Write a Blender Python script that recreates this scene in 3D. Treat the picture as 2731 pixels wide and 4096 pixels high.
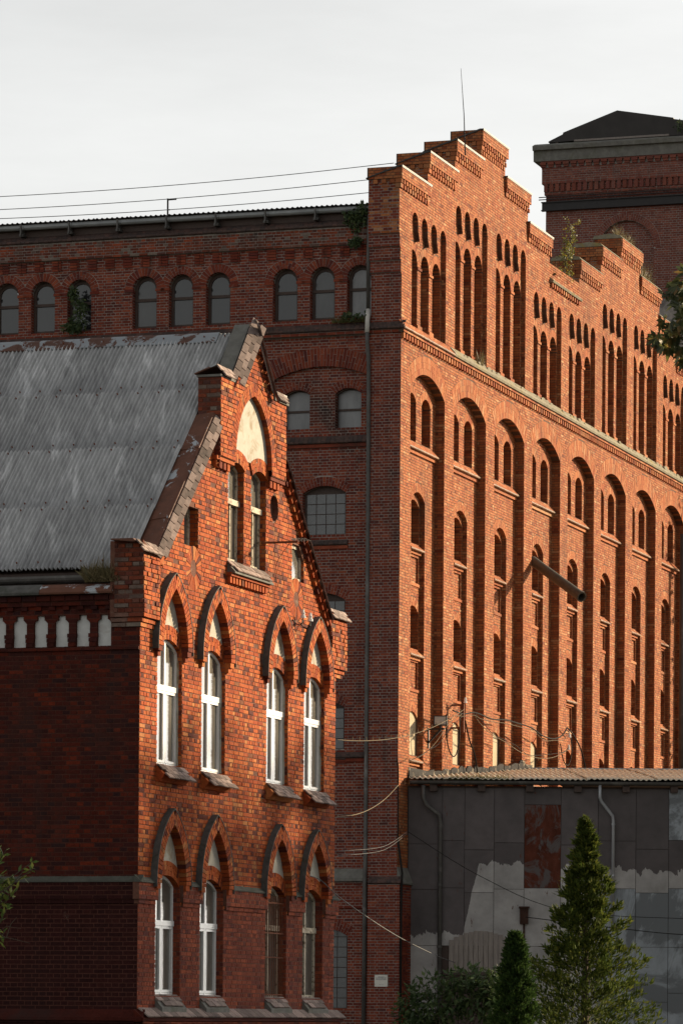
import bpy, math, random
from math import sin, cos, sqrt, pi, floor, ceil, atan2, asin, acos, radians
from mathutils import Vector, Matrix, noise
from mathutils.geometry import delaunay_2d_cdt
for o in list(bpy.data.objects): bpy.data.objects.remove(o)
SC = bpy.context.scene; COL = SC.collection
rng = random.Random(7)
# ------------------------------------------------------------------ camera, sky, sun, exposure
ROLL, TH = 0.0075, radians(18)
cam = bpy.data.cameras.new('camera'); cam.sensor_fit = 'HORIZONTAL'; cam.sensor_width = 36
cam.lens = 213.06; cam.shift_y = 0.7393; cam.clip_start = 0.5; cam.clip_end = 3000
co = bpy.data.objects.new('camera', cam); COL.objects.link(co)
co.matrix_world = Matrix.Rotation(pi/2, 4, 'X') @ Matrix.Rotation(ROLL, 4, 'Z'); SC.camera = co
SUN_EL, SUN_AZ = radians(17), radians(54.9)          # azimuth from +Y towards +X
sdir = Vector((sin(SUN_AZ)*cos(SUN_EL), cos(SUN_AZ)*cos(SUN_EL), sin(SUN_EL)))
W = bpy.data.worlds.new('World'); SC.world = W; W.use_nodes = True
wn, wl = W.node_tree.nodes, W.node_tree.links
bg = wn['Background']; sky = wn.new('ShaderNodeTexSky'); sky.sky_type = 'NISHITA'; sky.sun_disc = False
sky.sun_elevation = SUN_EL; sky.sun_rotation = SUN_AZ; sky.air_density = 1.0; sky.dust_density = 1.3; sky.ozone_density = 1.0
bg.inputs['Strength'].default_value = 0.084
hs = wn.new('ShaderNodeHueSaturation'); hs.inputs['Saturation'].default_value = 0.14   # thin white veil of high cloud
wl.new(sky.outputs[0], hs.inputs['Color'])
tc_ = wn.new('ShaderNodeTexCoord'); mp_ = wn.new('ShaderNodeMapping'); mp_.inputs['Scale'].default_value = (2.0, 2.0, 9.0)
nz_ = wn.new('ShaderNodeTexNoise'); nz_.inputs['Scale'].default_value = 3.0; nz_.inputs['Detail'].default_value = 7; nz_.inputs['Roughness'].default_value = .6
rp_ = wn.new('ShaderNodeMapRange'); rp_.inputs['From Min'].default_value = .35; rp_.inputs['From Max'].default_value = .7; rp_.inputs['To Min'].default_value = .935; rp_.inputs['To Max'].default_value = 1.06
mu_ = wn.new('ShaderNodeVectorMath'); mu_.operation = 'SCALE'
wl.new(tc_.outputs['Generated'], mp_.inputs['Vector']); wl.new(mp_.outputs[0], nz_.inputs['Vector']); wl.new(nz_.outputs['Fac'], rp_.inputs['Value'])
wl.new(hs.outputs[0], mu_.inputs[0]); wl.new(rp_.outputs[0], mu_.inputs['Scale']); wm_ = wn.new('ShaderNodeVectorMath'); wm_.operation = 'MULTIPLY'; wm_.inputs[1].default_value = (1.02, 1.0, .965)
wl.new(mu_.outputs[0], wm_.inputs[0]); wl.new(wm_.outputs[0], bg.inputs['Color'])
sl = bpy.data.lights.new('sun', 'SUN'); sl.energy = 5.0; sl.angle = radians(0.55); sl.color = (1.0, 0.80, 0.54)
so = bpy.data.objects.new('sun', sl); COL.objects.link(so); so.rotation_euler = (-sdir).to_track_quat('-Z', 'Y').to_euler()
so.location = (60, 40, 60)
vs = SC.view_settings; vs.view_transform = 'Standard'; vs.look = 'None'; vs.gamma = 1.0; vs.use_curve_mapping = False
vs.exposure = 1.12
SC.cycles.max_bounces = 6; SC.cycles.diffuse_bounces = 3; SC.cycles.use_denoising = True
GROUND = -1.7

# ------------------------------------------------------------------ helpers
G2 = Vector((sin(TH), cos(TH), 0)); L2 = Vector((-cos(TH), sin(TH), 0))
NG = Vector((cos(TH), -sin(TH), 0)); NL = Vector((-sin(TH), -cos(TH), 0)); ZV = Vector((0, 0, 1))
S0 = Vector((-3.4435, 68, 0)); B0 = Vector((1.4802, 110, 0))
class Fr:
    def __init__(s, O, U, N, Z=ZV):
        s.O, s.U, s.N, s.Z = Vector(O), Vector(U), Vector(N), Vector(Z)
        s.t = tuple(s.O)+tuple(s.U)+tuple(s.Z)+tuple(s.N)
    def P(s, u, z, o=0.0):
        a = s.t
        return (a[0]+u*a[3]+z*a[6]+o*a[9], a[1]+u*a[4]+z*a[7]+o*a[10], a[2]+u*a[5]+z*a[8]+o*a[11])
    def M(s, u, z, o=0.0):
        m = Matrix((s.U, s.Z, s.N)).transposed().to_4x4(); m.translation = s.P(u, z, o); return m
SG = Fr(S0, G2, NG); SL = Fr(S0, L2, NL); BGF = Fr(B0, G2, NG); BLF = Fr(B0, L2, NL)
class MB:
    def __init__(s): s.v, s.f = [], []
    def face(s, pts):
        n = len(s.v); s.v.extend(pts); s.f.append(tuple(range(n, n+len(pts))))
    def prism8(s, p, back=True):   # p: 4 front + 4 back
        n = len(s.v); s.v.extend(p)
        s.f += [(n, n+1, n+2, n+3), (n, n+4, n+5, n+1), (n+1, n+5, n+6, n+2), (n+2, n+6, n+7, n+3), (n+3, n+7, n+4, n)]
        if back: s.f.append((n+7, n+6, n+5, n+4))
    def box(s, fr, u0, u1, z0, z1, o0, o1):
        P = fr.P
        s.prism8([P(u0,z0,o1),P(u1,z0,o1),P(u1,z1,o1),P(u0,z1,o1),P(u0,z0,o0),P(u1,z0,o0),P(u1,z1,o0),P(u0,z1,o0)])
    def ext(s, fr, prof, u0, u1):   # profile of (z,o) swept along u
        n = len(prof); a = len(s.v)
        s.v += [fr.P(u0, z, o) for z, o in prof] + [fr.P(u1, z, o) for z, o in prof]
        for i in range(n): j = (i+1) % n; s.f.append((a+i, a+j, a+n+j, a+n+i))
        s.f += [tuple(range(a+n-1, a-1, -1)), tuple(range(a+n, a+2*n))]
    def poly(s, fr, pts, o0, o1):   # outline of (u,z) given thickness
        n = len(pts); a = len(s.v)
        s.v += [fr.P(u, z, o1) for u, z in pts] + [fr.P(u, z, o0) for u, z in pts]
        for i in range(n): j = (i+1) % n; s.f.append((a+i, a+n+i, a+n+j, a+j))
        s.f += [tuple(range(a, a+n)), tuple(range(a+2*n-1, a+n-1, -1))]
    def tube(s, pts, r, seg=6, r1=None, cap=True):
        pts = [Vector(p) for p in pts]; m = len(pts); a = len(s.v)
        for i, p in enumerate(pts):
            d = (pts[min(i+1, m-1)]-pts[max(i-1, 0)]).normalized()
            x = d.cross(Vector((0.3, 0.5, 0.81))).normalized(); y = d.cross(x)
            rr = r if r1 is None else r+(r1-r)*i/(m-1)
            s.v += [tuple(p+x*rr*cos(2*pi*k/seg)+y*rr*sin(2*pi*k/seg)) for k in range(seg)]
        for i in range(m-1):
            for k in range(seg):
                b = a+i*seg; c = (k+1) % seg; s.f.append((b+k, b+c, b+seg+c, b+seg+k))
        if cap: s.f += [tuple(range(a+seg-1, a-1, -1)), tuple(range(a+(m-1)*seg, a+m*seg))]
    def mesh(s, name, mat, smooth=False):
        me = bpy.data.meshes.new(name); me.from_pydata(s.v, [], s.f)
        for m in (mat if isinstance(mat, (list, tuple)) else [mat]): me.materials.append(m)
        if smooth: me.polygons.foreach_set('use_smooth', [True]*len(me.polygons))
        me.update(); return me
    def obj(s, name, mat, parent=None, kind=None, smooth=False):
        return place(name, s.mesh(name, mat, smooth), parent, kind)
def place(name, me, parent=None, kind=None, M=None):
    o = bpy.data.objects.new(name, me); COL.objects.link(o)
    if parent is not None:
        o.parent = parent
        if parent.type == 'EMPTY': o.matrix_parent_inverse = Matrix.Translation(parent.location).inverted()
        elif parent.get('mb'): o.matrix_parent_inverse = parent.matrix_basis.inverted()
    if M is not None: o.matrix_basis = M
    if kind: o['kind'] = kind
    return o
def thing(name, label, cat, loc, group=None):
    o = bpy.data.objects.new(name, None); COL.objects.link(o); o.location = loc; o.empty_display_size = 0.2
    o['label'] = label; o['category'] = cat
    if group: o['group'] = group
    return o
def tag(o, label, cat, group=None):
    o['label'] = label; o['category'] = cat
    if group: o['group'] = group
    return o

# ------------------------------------------------------------------ materials
def newmat(name):
    m = bpy.data.materials.new(name); m.use_nodes = True
    nt = m.node_tree; return m, nt.nodes, nt.links, nt.nodes['Principled BSDF']
def ramp(N, stops, interp='LINEAR'):
    r = N.new('ShaderNodeValToRGB'); r.color_ramp.interpolation = interp; e = r.color_ramp.elements
    while len(e) > 1: e.remove(e[-1])
    for i, (p, c) in enumerate(stops):
        x = e[0] if i == 0 else e.new(p)
        x.position = p; x.color = (c[0], c[1], c[2], 1) if not isinstance(c, float) else (c, c, c, 1)
    return r
def noisen(N, Lk, pos, scale, detail=4, rough=0.6, dist=0.0):
    n = N.new('ShaderNodeTexNoise'); n.inputs['Scale'].default_value = scale; n.inputs['Detail'].default_value = detail
    n.inputs['Roughness'].default_value = rough; n.inputs['Distortion'].default_value = dist
    Lk.new(pos, n.inputs['Vector']); return n.outputs['Fac']
def mixc(N, Lk, a, b, fac, mode='MIX'):
    m = N.new('ShaderNodeMix'); m.data_type = 'RGBA'; m.blend_type = mode
    for sk, v in ((m.inputs[6], a), (m.inputs[7], b)):
        if isinstance(v, tuple): sk.default_value = (v[0], v[1], v[2], 1)
        else: Lk.new(v, sk)
    if isinstance(fac, float): m.inputs[0].default_value = fac
    else: Lk.new(fac, m.inputs[0])
    return m.outputs[2]
def vscale(N, Lk, pos, sc):
    m = N.new('ShaderNodeMapping'); m.inputs['Scale'].default_value = sc; Lk.new(pos, m.inputs['Vector']); return m.outputs[0]
def bump(N, Lk, B, h, strength, dist=0.01):
    b = N.new('ShaderNodeBump'); b.inputs['Strength'].default_value = strength; b.inputs['Distance'].default_value = dist
    Lk.new(h, b.inputs['Height']); Lk.new(b.outputs[0], B.inputs['Normal'])
def brick_mat(name, cols, dirt, lo, hi, dscale=0.55, rough=0.86, streak=.55, lime=(.26,.20,.15)):
    m, N, K, B = newmat(name)
    g = N.new('ShaderNodeNewGeometry'); oi = N.new('ShaderNodeObjectInfo'); pos = g.outputs['Position']
    ad = N.new('ShaderNodeMath'); ad.operation = 'ADD'; K.new(g.outputs['Random Per Island'], ad.inputs[0]); K.new(oi.outputs['Random'], ad.inputs[1])
    fr = N.new('ShaderNodeMath'); fr.operation = 'FRACT'; K.new(ad.outputs[0], fr.inputs[0])
    r = ramp(N, cols); K.new(fr.outputs[0], r.inputs[0])
    f1 = noisen(N, K, pos, 24, 6, 0.7); rr = ramp(N, [(0.25, 0.5), (0.5, 0.95), (0.75, 1.3)]); K.new(f1, rr.inputs[0])
    c = mixc(N, K, r.outputs[0], rr.outputs[0], 0.85, 'MULTIPLY')
    f3 = noisen(N, K, pos, 2.1, 3, 0.6); r3 = ramp(N, [(0.3, 0.72), (0.6, 1.08)]); K.new(f3, r3.inputs[0])
    c = mixc(N, K, c, r3.outputs[0], 0.7, 'MULTIPLY')
    f2 = noisen(N, K, vscale(N, K, pos, (1, 1, 0.6)), dscale, 6, 0.65, 0.6); r2 = ramp(N, [(lo, 0.0), (hi, 1.0)]); K.new(f2, r2.inputs[0])
    c = mixc(N, K, c, dirt, r2.outputs[0])
    f4 = noisen(N, K, vscale(N, K, pos, (2.2, 2.2, .16)), 1.1, 6, .7, .3); r4 = ramp(N, [(.57, 0.0), (.74, 1.0)]); K.new(f4, r4.inputs[0])
    m4 = N.new('ShaderNodeMath'); m4.operation = 'MULTIPLY'; m4.inputs[1].default_value = streak; K.new(r4.outputs[0], m4.inputs[0]); c = mixc(N, K, c, dirt, m4.outputs[0])
    f5 = noisen(N, K, pos, 1.4, 7, .75, .8); r5 = ramp(N, [(.66, 0.0), (.72, 1.0)]); K.new(f5, r5.inputs[0])
    m5 = N.new('ShaderNodeMath'); m5.operation = 'MULTIPLY'; m5.inputs[1].default_value = .45; K.new(r5.outputs[0], m5.inputs[0]); c = mixc(N, K, c, lime, m5.outputs[0])
    K.new(c, B.inputs['Base Color']); B.inputs['Roughness'].default_value = rough; B.inputs['Specular IOR Level'].default_value = 0.06
    bump(N, K, B, f1, 0.55, 0.008); return m
def plain(name, c, rough=0.8, metal=0.0, var=0.25, scale=6.0, spec=0.4, c2=None, lo=0.45, hi=0.65, stretch=(1, 1, 1), bmp=0.0, bscale=None):
    m, N, K, B = newmat(name)
    pos = vscale(N, K, N.new('ShaderNodeNewGeometry').outputs['Position'], stretch)
    f = noisen(N, K, pos, scale, 6, 0.65, 0.3)
    r = ramp(N, [(0.25, 1.0-var), (0.75, 1.0+var)]); K.new(f, r.inputs[0])
    col = mixc(N, K, c, r.outputs[0], 1.0, 'MULTIPLY')
    if c2 is not None:
        f2 = noisen(N, K, pos, scale*0.35, 8, 0.7, 0.8); r2 = ramp(N, [(lo, 0.0), (hi, 1.0)]); K.new(f2, r2.inputs[0])
        col = mixc(N, K, col, c2, r2.outputs[0])
    K.new(col, B.inputs['Base Color']); B.inputs['Roughness'].default_value = rough; B.inputs['Metallic'].default_value = metal
    B.inputs['Specular IOR Level'].default_value = spec if rough < .8 else .08
    if bmp: bump(N, K, B, noisen(N, K, pos, bscale or scale*4, 5, 0.65), bmp, 0.01)
    return m
HOUSE = [(0, (0.397,0.099,0.027)), (.2, (0.311,0.063,0.020)), (.36, (0.432,0.128,0.038)), (.52, (0.259,0.049,0.017)), (.66, (0.380,0.085,0.025)), (.78, (0.138,0.034,0.020)), (.87, (0.095,0.029,0.023)), (.93, (0.467,0.188,0.066)), (1, (0.328,0.072,0.023))]
HKNEE = [(0, (.20,.05,.025)), (.3, (.12,.036,.024)), (.5, (.27,.062,.028)), (.7, (.09,.034,.028)), (.88, (.20,.16,.13)), (1, (.18,.045,.025))]
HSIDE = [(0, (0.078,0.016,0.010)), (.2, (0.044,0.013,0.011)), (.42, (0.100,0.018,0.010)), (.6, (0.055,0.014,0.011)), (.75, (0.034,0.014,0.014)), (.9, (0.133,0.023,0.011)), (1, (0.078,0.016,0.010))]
MILL = [(0, (0.330,0.109,0.043)), (.2, (0.378,0.141,0.056)), (.4, (0.283,0.081,0.032)), (.55, (0.363,0.125,0.049)), (.7, (0.234,0.056,0.024)), (.8, (0.403,0.174,0.077)), (.88, (0.153,0.040,0.021)), (.95, (0.444,0.234,0.115)), (1, (0.330,0.109,0.043))]
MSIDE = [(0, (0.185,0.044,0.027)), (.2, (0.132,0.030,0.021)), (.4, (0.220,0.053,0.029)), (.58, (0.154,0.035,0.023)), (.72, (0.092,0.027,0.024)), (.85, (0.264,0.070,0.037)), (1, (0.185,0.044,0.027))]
M_HB = brick_mat('brick_house', HOUSE, (.06,.03,.022), .62, .84)
M_HK = brick_mat('brick_soot_shade', HKNEE, (.04,.028,.024), .5, .75, 0.9)  # sooty cornice brick; on house side faces it puts shade into the colour
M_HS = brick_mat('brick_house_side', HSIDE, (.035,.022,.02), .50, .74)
M_HP = brick_mat('brick_house_base', [(0, (.27,.068,.036)), (.25, (.17,.042,.026)), (.5, (.32,.080,.038)), (.7, (.20,.050,.030)), (.85, (.11,.034,.028)), (1, (.27,.068,.036))], (.09,.035,.03), .55, .8)  # darker, more mauve palette for the gable's ground floor
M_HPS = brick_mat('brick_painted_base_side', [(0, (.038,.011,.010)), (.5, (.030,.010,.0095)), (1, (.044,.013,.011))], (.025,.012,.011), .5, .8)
M_MB = brick_mat('brick_mill', MILL, (.12,.055,.032), .56, .84, 0.3, streak=.5, lime=(.36,.24,.14))
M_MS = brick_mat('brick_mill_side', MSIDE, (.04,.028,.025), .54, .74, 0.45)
M_TB = brick_mat('brick_tower', [(0, (.20,.065,.045)), (.3, (.15,.05,.038)), (.6, (.24,.085,.058)), (.85, (.17,.06,.05)), (1, (.20,.065,.045))], (.10,.085,.075), .56, .8, 0.5)  # greyed palette: the haze of distance is put into the colour
M_DK = brick_mat('brick_glazed_dark', [(0, (.10,.065,.055)), (.5, (.065,.05,.047)), (1, (.12,.07,.058))], (.04,.038,.034), .55, .85, 0.6, 0.6)
M_NOSE = brick_mat('brick_bullnose', [(0, (.30,.16,.09)), (.4, (.22,.13,.085)), (.7, (.34,.2,.12)), (1, (.17,.10,.07))], (.12,.1,.07), .5, .75, 0.8, 0.45)
M_MH = plain('mortar_house', (.13,.06,.042), .95, var=.35, scale=9, c2=(.24,.19,.15), lo=.56, hi=.72)
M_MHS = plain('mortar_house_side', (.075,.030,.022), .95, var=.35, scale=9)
M_MM = plain('mortar_mill', (.10,.06,.042), .95, var=.3, scale=9)
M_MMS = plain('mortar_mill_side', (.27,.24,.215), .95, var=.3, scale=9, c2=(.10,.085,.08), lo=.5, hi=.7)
M_PLA = plain('plaster', (.42,.40,.345), .9, var=.12, scale=5, c2=(.25,.185,.11), lo=.50, hi=.66, bmp=.3, bscale=30)
M_PLW = plain('plaster_panel', (.55,.55,.53), .9, var=.12, scale=6, c2=(.36,.33,.29), lo=.58, hi=.75, bmp=.3, bscale=30)
M_PLY = plain('plaster_yellow', (.40,.33,.22), .9, var=.15, scale=3, c2=(.27,.19,.11), lo=.55, hi=.75, bmp=.2)
M_CEM = plain('cement', (.16,.155,.14), .95, var=.3, scale=5, c2=(.12,.12,.09), lo=.5, hi=.7, bmp=.5)
M_LEDGE = plain('ledge_cement', (.085,.085,.072), .9, var=.3, scale=5, c2=(.05,.055,.04), lo=.5, hi=.7)
M_MOSS = plain('mossy_cement', (.21,.19,.14), .95, var=.35, scale=4, c2=(.26,.20,.05), lo=.55, hi=.7, bmp=.6)
M_ROOF = plain('corrugated_cement', (.37,.37,.37), .75, var=.35, scale=7, c2=(.56,.56,.56), lo=.55, hi=.64, stretch=(1.6, .3, .3), spec=.4)
M_SROOF = plain('shed_roof_sheet', (.60,.53,.41), .6, var=.25, scale=3, c2=(.34,.30,.25), lo=.58, hi=.7)
M_RUST = plain('rusted_sheet', (.12,.045,.025), .75, var=.3, scale=5, c2=(.36,.38,.40), lo=.575, hi=.59)
M_RUSTP = plain('rust', (.15,.055,.03), .85, var=.4, scale=6)
M_ZINC = plain('zinc', (.30,.32,.33), .45, .6, var=.25, scale=4, c2=(.16,.10,.07), lo=.6, hi=.7)
M_LEAD = plain('hood_flashing', (.10,.097,.09), .82, .0, var=.35, scale=7, c2=(.05,.055,.04), lo=.5, hi=.7)
M_CAP = plain('coping_metal', (.48,.46,.42), .82, .0, var=.1)
M_SLATE = plain('clay_slate', (.27,.205,.18), .8, var=.3, scale=14, c2=(.14,.115,.105), lo=.52, hi=.7, spec=.6)
def tint(m, lo, hi):
    N, K = m.node_tree.nodes, m.node_tree.links; B = N['Principled BSDF']; src = B.inputs['Base Color'].links[0].from_socket
    oi = N.new('ShaderNodeObjectInfo'); r = ramp(N, [(0, lo), (1, hi)]); K.new(oi.outputs['Random'], r.inputs[0]); K.new(mixc(N, K, src, r.outputs[0], 1.0, 'MULTIPLY'), B.inputs['Base Color'])
tint(M_SLATE, .45, 1.2); tint(M_ROOF, .82, 1.15)
M_WHITE = plain('white_plastic', (.72,.72,.70), .35, var=.05, spec=.5)
M_OLDP = plain('peeling_paint', (.52,.46,.36), .8, var=.2, scale=25, c2=(.16,.12,.085), lo=.5, hi=.6)
M_WOOD = plain('dark_frame_wood', (.055,.035,.028), .7, var=.3, scale=20)
M_WOODG = plain('grey_boards', (.23,.20,.18), .9, var=.3, scale=9, stretch=(4, 4, .3))
M_IRON = plain('black_iron', (.022,.02,.02), .6, .2, var=.3)
M_FELT = plain('roofing_felt', (.035,.032,.03), .95, var=.4, scale=5, c2=(.22,.18,.13), lo=.56, hi=.62)
M_PIPE = plain('downpipe_dark', (.085,.08,.075), .55, .3, var=.3, scale=3, c2=(.2,.19,.18), lo=.56, hi=.7)
M_PIPEG = plain('downpipe_grey', (.33,.34,.36), .45, .4, var=.15, scale=3)
M_CABLE = plain('cable', (.02,.018,.017), .95)
M_CABLEL = plain('cable_pale', (.15,.12,.08), .95)
M_WIRE = plain('steel_wire', (.13,.13,.13), .9)
M_PORC = plain('porcelain', (.75,.74,.70), .2, var=.05)
M_SIGN = plain('sign_plate', (.60,.58,.52), .5, var=.08)
M_INK = plain('sign_ink', (.02,.025,.07), .6)
M_GLAZ = plain('glass_block', (.07,.073,.076), .25, var=.2, scale=8, spec=.6)
def glass(name, c, rough):
    m, N, K, B = newmat(name); pos = N.new('ShaderNodeNewGeometry').outputs['Position']
    f = noisen(N, K, vscale(N, K, pos, (1, 1, .5)), 2.2, 5, .6); r = ramp(N, [(.3, tuple(x*.7 for x in c)), (.7, tuple(x*1.25 for x in c))]); K.new(f, r.inputs[0])
    K.new(r.outputs[0], B.inputs['Base Color']); B.inputs['Roughness'].default_value = rough; B.inputs['Specular IOR Level'].default_value = .5
    r2 = noisen(N, K, pos, .9, 2, .5); bump(N, K, B, r2, .06, .05); return m
M_GLD = glass('glass_dark', (.018,.019,.020), .09); M_GLD2 = glass('glass_dusty', (.035,.036,.036), .2); M_GLM = glass('glass_milky', (.15,.153,.157), .3); M_GLC = glass('glass_curtain', (.12,.112,.095), .1)

# ------------------------------------------------------------------ openings
class Op:
    def __init__(s, cu, w, zb, top, kind='seg', h=0.2, t=0.24):
        s.cu, s.w, s.zb, s.kind, s.t, s.top = cu, w, zb, kind, t, top
        s.h = 0 if kind == 'flat' else (w if kind == 'round' else h); s.zs = top-s.h
        if kind == 'seg': s.R = (w*w+h*h)/(2*h); s.cz = h-s.R; s.cx = 0
        elif kind == 'pointed': s.R = (w*w+h*h)/(2*w); s.cz = 0; s.cx = w-s.R
        else: s.R, s.cz, s.cx = w, 0, 0
    def hw(s, z, g=0.0):
        if z < s.zb: return None
        if z < s.zs: return s.w
        if s.kind == 'flat': return None
        d = z-s.zs; q = (s.R+g)**2-(d-s.cz)**2
        if q <= 0: return None
        x = s.cx+sqrt(q)
        if s.kind == 'seg' and g > 0: x = min(x, s.w+d*s.w/(s.R-s.h))
        return x if x > 0.01 else None
    def iv(s, z):
        x = s.hw(z, s.t); return [] if x is None else [(s.cu-x, s.cu+x)]
    def arcs(s):
        if s.kind == 'flat': return []
        if s.kind == 'round': return [(0, 0, s.R, 0, pi)]
        if s.kind == 'seg':
            a = atan2(-s.cz, s.w); return [(0, s.cz, s.R, a, pi-a)]
        a = acos(max(-1, min(1, -s.cx/s.R))); return [(s.cx, 0, s.R, 0, a), (-s.cx, 0, s.R, pi-a, pi)]
    def top_pts(s, g=0.0, n=10):
        if s.kind == 'flat': return [(s.cu+s.w, s.top), (s.cu-s.w, s.top)]
        pts = []
        if s.kind == 'pointed':
            R = s.R+g; a = acos(max(-1, min(1, -s.cx/R)))
            L = [(s.cx, R, 0, a), (-s.cx, R, pi-a, pi)]
        else: L = [(0, s.R+g, A, B) for (_, _, _, A, B) in s.arcs()]
        for cx, R, A, B in L:
            for i in range(n+1):
                t = A+(B-A)*i/n; q = (s.cu+cx+R*cos(t), s.zs+s.cz+R*sin(t))
                if not pts or (abs(q[0]-pts[-1][0])+abs(q[1]-pts[-1][1])) > 1e-5: pts.append(q)
        return pts
    def outline(s, n=10): 
        tp = s.top_pts(0, n)
        return [(s.cu-s.w, s.zb), (s.cu+s.w, s.zb)] + [p for p in tp if not (abs(p[1]-s.zb) < 1e-6)]
    def ring(s, mb, fr, o, depth, t=None, split=True, pitch=.086, proud=.005):
        t = t or s.t
        for (cx, cz, R, A, B) in s.arcs():
            if s.kind == 'pointed':
                a2 = acos(max(-1, min(1, -s.cx/(R+t*.5)))); A, B = (0, a2) if A == 0 else (pi-a2, pi)
            n = max(3, int(round((R+t*.35)*(B-A)/pitch)))
            for i in range(n):
                a0 = A+(B-A)*i/n; a1 = A+(B-A)*(i+1)/n; j = .006/(R+t*.5)
                parts = [(0, t)] if not split else ([(0, t*.66), (t*.66, t)] if i % 2 else [(0, t*.34), (t*.34, t)])
                for k, (r0, r1) in enumerate(parts):
                    pr = o+proud+rng.random()*.004; d = depth if k == 0 else .02
                    q = []
                    for (r, a) in ((R+r0-(.003 if k == 0 else -.005), a0+j), (R+r1-.005, a0+j), (R+r1-.005, a1-j), (R+r0-(.003 if k == 0 else -.005), a1-j)):
                        q.append((s.cu+cx+r*cos(a), s.zs+cz+r*sin(a)))
                    mb.prism8([fr.P(u, z, pr) for u, z in q]+[fr.P(u, z, o-d) for u, z in q], False)
class Multi:      # corbel-table recess: n round arches hanging on stepped corbels
    def __init__(s, u0, u1, zb, top, n=4):
        s.u0, s.u1, s.zb, s.top, s.n = u0, u1, zb, top, n
        s.w = .30; s.gap = (u1-u0-n*.6)/(n-1); s.c = [u0+.3+i*(.6+s.gap) for i in range(n)]
        s.zs = top-.30; s.zc = top-.72; s.ops = [Op(c, .30, s.zc, top, 'round', t=.12) for c in s.c]
    def iv(s, z):
        if z < s.zb: return []
        if z < s.zc: return [(s.u0, s.u1)]
        if z < s.zc+.231:
            k = int((s.zc+.231-z)/.077)+1; e = s.gap*.13*k
            return [(o.cu-.3-(e if i else 0), o.cu+.3+(e if i < s.n-1 else 0)) for i, o in enumerate(s.ops)]
        return [o.iv(z)[0] for o in s.ops if o.iv(z)]
    def outline(s):
        p = [(s.u0, s.zb), (s.u1, s.zb)]
        for i in range(s.n-1, -1, -1):
            o = s.ops[i]; p += o.top_pts(0, 8)
            if i:
                a, b = o.cu-.3, s.ops[i-1].cu+.3
                for k in range(1, 4):
                    e = s.gap*.13*k; z1 = s.zc+.231-.077*(k-1); p += [(a-s.gap*.13*(k-1), z1), (a-e, z1)] if k > 1 else [(a, z1), (a-e, z1)]
                e = s.gap*.39; p += [(a-e, s.zc), (b+e, s.zc)]
                for k in range(3, 0, -1):
                    e = s.gap*.13*k; z1 = s.zc+.231-.077*(k-1); p += [(b+e, z1)]; p += [(b+s.gap*.13*(k-1), z1)]
        q = []
        for x in p:
            if not q or abs(x[0]-q[-1][0])+abs(x[1]-q[-1][1]) > 1e-5: q.append(x)
        return q
class Rect:
    def __init__(s, u0, u1, z0, z1): s.a = (u0, u1, z0, z1)
    def iv(s, z): return [(s.a[0], s.a[1])] if s.a[2] <= z < s.a[3] else []
    def outline(s): u0, u1, z0, z1 = s.a; return [(u0, z0), (u1, z0), (u1, z1), (u0, z1)]
def inpoly(x, y, P):
    c = False; n = len(P); j = n-1
    for i in range(n):
        if (P[i][1] > y) != (P[j][1] > y) and x < (P[j][0]-P[i][0])*(y-P[i][1])/(P[j][1]-P[i][1])+P[i][0]: c = not c
        j = i
    return c
def core(mb, fr, outer, holes, o):
    vs_, es = [], []
    for q in [outer]+list(holes):
        b = len(vs_); n = len(q); vs_ += [Vector((u, z)) for u, z in q]; es += [(b+i, b+(i+1) % n) for i in range(n)]
    V, _, F, *_r = delaunay_2d_cdt(vs_, es, [], 0, 1e-5)
    bb = [(min(p[0] for p in h), max(p[0] for p in h), min(p[1] for p in h), max(p[1] for p in h)) for h in holes]
    base = len(mb.v); mb.v += [fr.P(p.x, p.y, o) for p in V]
    for t in F:
        x = sum(V[i].x for i in t)/3; y = sum(V[i].y for i in t)/3
        if inpoly(x, y, outer) and not any(k[0] < x < k[1] and k[2] < y < k[3] and inpoly(x, y, h) for k, h in zip(bb, holes)): mb.f.append(tuple(base+i for i in t))
def reveal(mb, fr, pts, o0, o1, closed=True):
    n = len(pts)
    for i in range(n if closed else n-1):
        a, b = pts[i], pts[(i+1) % n]
        mb.face([fr.P(*a, o0), fr.P(*b, o0), fr.P(*b, o1), fr.P(*a, o1)])
def panel(mb, fr, pts, o): mb.face([fr.P(u, z, o) for u, z in pts])
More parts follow.
